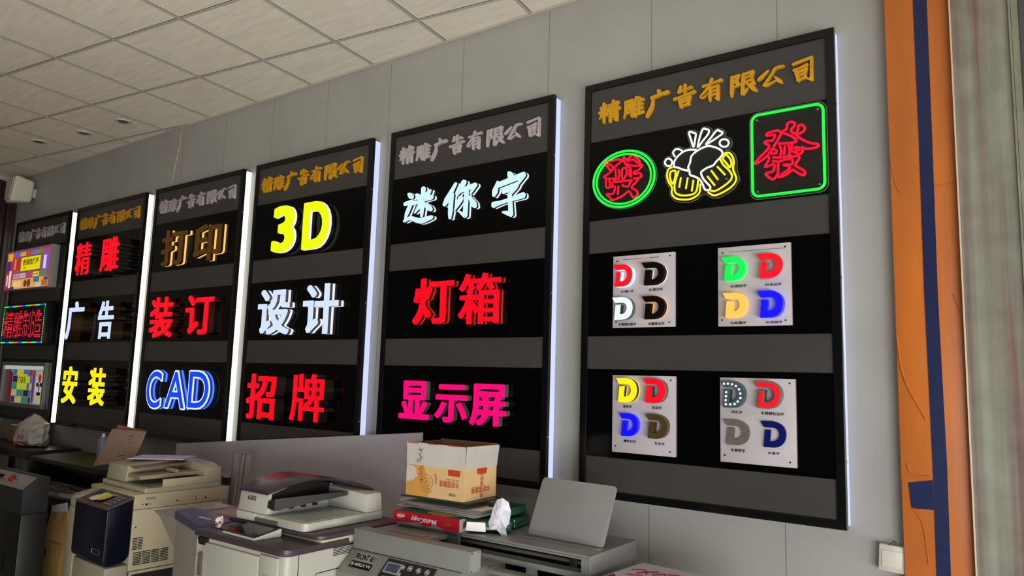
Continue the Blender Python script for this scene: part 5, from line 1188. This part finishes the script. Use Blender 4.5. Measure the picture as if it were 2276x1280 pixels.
# tissue
b = MB(); random.seed(9)
rim = [(-0.030, 0.030), (-0.012, 0.068), (0.012, 0.078), (0.040, 0.060), (0.052, 0.020), (0.046, -0.03), (0.030, -0.055), (0.042, -0.098), (0.016, -0.090), (-0.012, -0.058), (-0.040, -0.062), (-0.048, -0.03), (-0.036, 0.0)]
for sgn in (1,):
    cen = b.bm.verts.new((0.004, -0.035, 0.0)); ring1 = [b.bm.verts.new((x_*0.5, -0.022+random.uniform(-0.014, 0.012), z_*0.5)) for x_, z_ in rim]; ring2 = [b.bm.verts.new((x_, 0.0+random.uniform(-0.008, 0.012), z_)) for x_, z_ in rim]
    ring3 = [b.bm.verts.new((x_*0.6, 0.016, z_*0.6)) for x_, z_ in rim]; N_ = len(rim)
    for i in range(N_):
        j = (i+1) % N_
        b.bm.faces.new([cen, ring1[i], ring1[j]]); b.bm.faces.new([ring1[i], ring2[i], ring2[j], ring1[j]]); b.bm.faces.new([ring2[i], ring3[i], ring3[j], ring2[j]])
    b.bm.faces.new(ring3)
bmesh.ops.recalc_face_normals(b.bm, faces=list(b.bm.faces))
ob = b.build('tissue', mat('tissue_white', (226, 224, 234), 0.8), None); ob.location = (-1.752, -0.615, 1.017); ob.rotation_euler = (0, 0, R_(35)); ob.scale = (0.884, 0.884, 0.884)
tag(ob, 'crumpled white tissue hanging out at the right of the paper pile', 'tissue')

# ------------------------------------------------------------------ white box with red writing, bottom of the view
wb = thing('cardboard_box', 'white cardboard box with red brush writing beside the grey cutting machine', 'box', (-1.250, -0.375, 0), R_(-5))
boxo('box_body', mat('white_card', (216, 214, 222), 0.5, var=0.02), wb, 0, 0.46, -0.45, 0, 0, 0.88, bev=0.004)
b = MB()
for ln in ("0.03,-0.13 0.06,-0.10 0.09,-0.115 0.12,-0.09|0.07,-0.16 0.09,-0.12 0.10,-0.15|0.12,-0.14 0.15,-0.10 0.16,-0.13 0.14,-0.15|0.16,-0.10 0.19,-0.08 0.21,-0.10 0.18,-0.12 0.2,-0.13|0.23,-0.09 0.26,-0.07 0.28,-0.09 0.25,-0.11|0.05,-0.2 0.1,-0.18 0.13,-0.2|0.15,-0.18 0.2,-0.16").split('|'):
    b.tube(catmull([(float(q.split(',')[0]), float(q.split(',')[1]), 0.881) for q in ln.split()], 4), 0.0028, 5)
b.build('red_writing', mat('red_brush_ink', (170, 40, 70), 0.5), wb, True)
b = MB(); b.prism([(0.0, -0.44), (0.015, -0.22), (0.04, -0.25), (0.08, -0.44)], 'z', 0.8805, 0.8815); b.build('red_corner', mat('red_corner', (150, 36, 56), 0.5), wb)

# ------------------------------------------------------------------ black engraving machine and the things around it at the left
M_bm = mat('black_machine', (14, 14, 15), 0.4, var=0.1, scale=4); M_bm2 = mat('charcoal_metal', (40, 39, 41), 0.5, var=0.06, scale=4, spec=0.15)
fb = thing('flatbed_machine', 'large black flatbed machine with a wide charcoal hood near the wall', 'machine', (-5.45, -0.4, 0))
boxo('base', M_bm, fb, -0.68, 0.66, -0.30, 0.30, 0.02, 0.70, bev=0.006)
boxo('bed', mat('bed_black', (18, 18, 18), 0.5), fb, -0.66, 0.66, -0.26, 0.28, 0.701, 0.73)
for s in (-0.62, 0.58): boxo('end_tower', M_bm, fb, s, s+0.07, -0.22, 0.28, 0.731, 0.862, bev=0.004)
boxo('gantry', M_bm, fb, -0.55, 0.575, -0.10, 0.05, 0.80, 0.862, bev=0.004)
MB().hexa([(-0.66, -0.20, 0.863), (0.50, -0.22, 0.863), (0.52, 0.16, 0.863), (-0.62, 0.16, 0.863)], [(-0.655, -0.19, 0.885), (0.49, -0.21, 0.890), (0.50, 0.15, 0.905), (-0.60, 0.15, 0.905)]).build('hood', M_bm2, fb)
MB().tube([(-0.05, 0.02, 0.903), (0.05, 0.02, 0.908), (0.30, 0.02, 0.910), (0.36, 0.02, 0.905)], 0.006, 8).build('hood_handle', M_chrome, fb, True)
boxo('bridge_rail', M_bm2, fb, -0.55, 0.66, -0.285, -0.262, 0.735, 0.775, bev=0.003)
# side unit with knobs
su = thing('feeder_unit', 'low charcoal metal unit with two knobs in front of the flatbed machine', 'machine', (-5.08, -0.85, 0))
boxo('case', M_bm2, su, -0.29, 0.28, 0.0, 0.13, 0.02, 0.745, bev=0.006)
MB().prism(rpoly([(-0.30, -0.03), (0.29, -0.03), (0.29, 0.135), (-0.30, 0.135)], 0.03), 'z', 0.746, 0.762, 0.003).build('top_plate', mat('top_plate_grey', (78, 76, 76), 0.35), su, True)
for x_ in (-0.19, 0.01):
    kb = MB().cyl((x_, 0.0, 0.655), (x_, -0.03, 0.655), 0.022, n=18).build('knob', M_dark, su, True)
    boxo('knob_grip', M_chrome, kb, x_-0.012, x_+0.002, -0.042, -0.0305, 0.637, 0.673)
b = MB(); random.seed(21)
for k in range(16):
    a = random.uniform(-0.4, 0.5); L_ = random.uniform(0.1, 0.26); c_ = Vector((random.uniform(-5.26, -4.9), random.uniform(-0.84, -0.75), 0.7626+0.003*k)); d_ = Vector((math.cos(a), math.sin(a)*0.5, random.uniform(-0.02, 0.02)))
    b.tube([c_-d_*L_/2, c_+d_*L_/2], 0.0035, 5)
tag(b.build('metal_scraps', mat('scrap_metal', (84, 84, 86), 0.35, 0.5), None), 'heap of thin dark metal strips on the low charcoal unit', 'scraps', kind='stuff')
# console
cs = thing('control_console', 'dark cabinet with a sloped stainless control panel at the far left edge', 'machine', (-4.40, -1.21, 0))
boxo('cabinet', M_bm, cs, -0.95, 0, -0.06, 0.07, 0.02, 0.765, bev=0.004)
MB().prism([(-0.065, 0.766), (0.065, 0.766), (0.064, 0.951), (0.0, 0.950), (-0.065, 0.893)], 'x', -0.95, 0.0, 0.004).build('console_box', M_bm2, cs, True)
MB().hexa([(-0.945, -0.0655, 0.894), (-0.006, -0.0655, 0.894), (-0.006, -0.001, 0.951), (-0.945, -0.001, 0.951)], [(-0.945, -0.0665, 0.896), (-0.006, -0.0665, 0.896), (-0.006, -0.003, 0.953), (-0.945, -0.003, 0.953)]).build('stainless_panel', mat('stainless', (150, 148, 142), 0.25, 0.5, var=0.06), cs)
b = MB(); b.box(-0.55, -0.36, -0.052, -0.020, 0.925, 0.936); b.build('panel_display', M_ink, cs)
MB().cyl((-0.22, -0.033, 0.922), (-0.22, -0.045, 0.938), 0.018, n=18).build('stop_button', mat('stop_red', (130, 24, 26), 0.35), cs, True)
b = MB(); b.tube(catmull([(-0.27, -0.05, 0.915), (-0.24, -0.045, 0.925), (-0.20, -0.055, 0.912), (-0.17, -0.04, 0.926)], 4), 0.003, 5); b.build('tag_string', mat('string_tan', (150, 120, 80), 0.6), cs, True)
b = MB(); b.box(-0.33, -0.315, -0.0615, -0.0595, 0.46, 0.56, 0.001); b.box(-0.17, -0.155, -0.0615, -0.0595, 0.45, 0.54, 0.001); b.build('cabinet_slot', M_ink, cs)
# kraft bag
bg = thing('paper_bag', 'brown kraft paper bag standing left of the beige copier', 'bag', (-4.60, -0.96, 0))
b = MB()
lo = [(-0.13, -0.06, 0.0), (0.12, -0.06, 0.0), (0.12, 0.05, 0.0), (-0.13, 0.05, 0.0)]; mid = [(-0.14, -0.065, 0.45), (0.13, -0.065, 0.45), (0.125, 0.055, 0.45), (-0.135, 0.055, 0.45)]; hi = [(-0.12, -0.03, 0.705), (0.13, -0.05, 0.74), (0.125, 0.02, 0.75), (-0.10, 0.02, 0.715)]
def ring(p): return [b.bm.verts.new(v) for v in p]
r1, r2, r3 = ring(lo), ring(mid), ring(hi)
b.bm.faces.new(r1[::-1]); b.bm.faces.new(r3)
for A, B in ((r1, r2), (r2, r3)):
    for i in range(4): b.bm.faces.new([A[i], A[(i+1) % 4], B[(i+1) % 4], B[i]])
bmesh.ops.subdivide_edges(b.bm, edges=list(b.bm.edges), cuts=3, use_grid_fill=True); random.seed(2)
for v in b.bm.verts: v.co += Vector((random.uniform(-1, 1), random.uniform(-1, 1), 0))*0.004
b.build('bag_body', mat('kraft_paper', (168, 130, 76), 0.7, var=0.08, scale=6), bg)
MB().hexa([(-0.118, -0.031, 0.706), (0.13, -0.051, 0.741), (0.125, -0.045, 0.742), (-0.11, -0.025, 0.707)], [(-0.10, -0.036, 0.745), (0.12, -0.052, 0.790), (0.115, -0.046, 0.790), (-0.09, -0.03, 0.745)]).build('liner_edge', mat('bag_liner', (190, 184, 190), 0.4), bg)
boxo('fold_line', mat('kraft_dark', (126, 94, 52), 0.7), bg, -0.125, 0.12, -0.0715, -0.068, 0.560, 0.563)
text('电影', 'bag_lettering', M_ink, bg, (-0.13, -0.0725, 0.47), (1, 0, 0), (0, 0, 1), 0.10, 0.052, 0.0006, 0.03)
text('公司', 'bag_lettering', mat('bag_print_brown', (90, 66, 36), 0.6), bg, (-0.10, -0.0725, 0.43), (1, 0, 0), (0, 0, 1), 0.04, 0.016)
# table with bag, boxes, papers
tb = thing('work_table', 'dark edged table in the far left corner under the first board', 'table', (-7.3, -0.17, 0))
boxo('table_top', mat('dark_table', (40, 36, 34), 0.4, var=0.08), tb, -0.75, 0.58, -0.20, 0.22, 0.79, 0.855, bev=0.004)
for x_ in (-0.72, 0.52):
    for y_ in (-0.17, 0.16): boxo('leg', M_dark, tb, x_, x_+0.04, y_, y_+0.04, 0, 0.79)
pb = MB(); random.seed(6)
prof = [(0.19, 0.0), (0.215, 0.03), (0.215, 0.07), (0.205, 0.11), (0.205, 0.15), (0.19, 0.185), (0.12, 0.215), (0.05, 0.25), (0.02, 0.265)]
rows = []
for r_, z_ in prof:
    n = 22; rows.append([pb.bm.verts.new((r_*math.cos(2*math.pi*i/n)*(1+random.uniform(-0.10, 0.10))+z_*0.15, 0.50*r_*math.sin(2*math.pi*i/n)*(1+random.uniform(-0.1, 0.1)), z_+random.uniform(-0.008, 0.008))) for i in range(n)])
for A, B in zip(rows, rows[1:]):
    for i in range(22): pb.bm.faces.new([A[i], A[(i+1) % 22], B[(i+1) % 22], B[i]])
pb.bm.faces.new(rows[0][::-1]); pb.bm.faces.new(rows[-1])
pl_ = thing('plastic_bag', 'white plastic bag with red print sitting on the dark table', 'plastic bag', (-7.17, -0.17, 0.863))
pb.build('bag_body', mat('white_film', (206, 198, 192), 0.35, var=0.03), pl_)
boxo('red_print', mat('red_print', (150, 40, 52), 0.5), pl_, 0.03, 0.20, -0.128, -0.120, 0.010, 0.040)
text('广告有限公司', 'bag_lettering', M_wp, pl_, (0.04, -0.1285, 0.016), (1, 0, 0), (0, 0, 1), 0.15, 0.018)
text('精美', 'bag_lettering', mat('red_print', (0, 0, 0)), pl_, (0.06, -0.129, 0.06), (1, 0, 0), (0, 0, 1), 0.12, 0.04)
def cbx(loc, sx, sy, sz, label, rz=0):
    o = thing('cardboard_box', label, 'box', loc, rz, 'small cardboard boxes on the table'); boxo('box_body', mat('kraft_box', (150, 118, 76), 0.7, var=0.06), o, 0, sx, 0, sy, 0, sz, bev=0.002); boxo('packing_tape', mat('brown_tape', (120, 90, 52), 0.3), o, sx*0.42, sx*0.58, -0.0006, sy, sz, sz+0.0006); return o
cbx((-7.70, -0.16, 0.857), 0.26, 0.2, 0.085, 'lower small cardboard box beside the white plastic bag on the table')
cbx((-7.69, -0.15, 0.944), 0.23, 0.18, 0.06, 'upper small cardboard box beside the white plastic bag on the table')
o = thing('cardboard_box', 'pale brown carton cut by the left edge of the picture, in front of the table', 'box', (-7.42, -0.62, 0)); boxo('box_body', mat('pale_kraft', (150, 124, 96), 0.7), o, -0.35, 0.14, -0.12, 0.14, 0, 0.93, bev=0.003); boxo('packing_tape', mat('brown_tape', (0, 0, 0)), o, -0.12, -0.06, -0.1206, 0.14, 0.93, 0.9306)
b = MB()
for k in range(3): b.prism([(-7.66+0.01*k, -0.16), (-7.32-0.015*k, -0.15), (-7.30, 0.03), (-7.64, 0.02)], 'z', 1.0055+0.003*k, 1.008+0.003*k)
tag(b.build('paper_sheets', M_paper, None), 'few pale sheets lying on the small cardboard boxes at the far left', 'paper')
# spray can
sc_ = thing('spray_can', 'pale blue spray can with a white nozzle standing behind the brown folder', 'spray can', (-5.29, -0.46, 0.897))
MB().lathe([(0.031, 0), (0.033, 0.004), (0.033, 0.15), (0.028, 0.162), (0.016, 0.170), (0.016, 0.176)], (0, 0, 0), 22).build('can_body', mat('pale_blue_can', (110, 122, 134), 0.3), sc_, True)
MB().lathe([(0.013, 0.1765), (0.014, 0.184), (0.009, 0.187), (0.009, 0.2)], (0, 0, 0), 16).build('nozzle', mat('nozzle_white', (206, 206, 204), 0.4), sc_, True)
# folder and the sheet behind it
def leaf(name, m, TL, TR, BR, BL, th, label, cat):
    o = thing(name, label, cat, BL); n_ = (Vector(TR)-Vector(BL)).cross(Vector(TL)-Vector(BL)).normalized()*th; B0 = Vector(BL)
    q = [Vector(p)-B0 for p in (BL, BR, TR, TL)]
    MB().hexa(q, [p-n_ for p in q]).build('sheet', m, o); return o, q, n_
fo, q, n_ = leaf('paper_folder', mat('brown_card', (160, 134, 116), 0.65), (-4.905, -0.595, 1.158), (-4.49, -0.595, 1.166), (-4.555, -0.62, 0.99), (-5.06, -0.62, 0.906), 0.006, 'pale brown card folder with short typed lines, propped up behind the beige copier', 'folder')
r_ = (q[2]-q[3]).normalized(); u_ = (q[3]-q[0]).normalized()
b = MB()
fn = n_.normalized()
def fp(u, v): return lerp2(*[q[i] for i in (0, 1, 2, 3)], u, v)
for (u0, u1, v) in ((0.60, 0.74, 0.82), (0.62, 0.70, 0.72), (0.50, 0.78, 0.60), (0.50, 0.62, 0.50), (0.49, 0.60, 0.41), (0.50, 0.66, 0.32), (0.52, 0.74, 0.20)):
    A, B, C_, D_ = fp(u0, v), fp(u1, v), fp(u1, v+0.02), fp(u0, v+0.02)
    for off in ((0, -0.0012, 0),):
        b.quad(A+Vector(off), B+Vector(off), C_+Vector(off), D_+Vector(off))
b.build('typed_lines', mat('typed_ink', (70, 52, 44), 0.6), fo)
leaf('card_sheet', mat('orange_brown_card', (150, 98, 74), 0.65), (-4.875, -0.575, 1.185), (-4.52, -0.575, 1.168), (-4.60, -0.60, 1.0), (-5.02, -0.60, 0.92), 0.004, 'orange brown card sheet showing just above the pale brown folder', 'card')
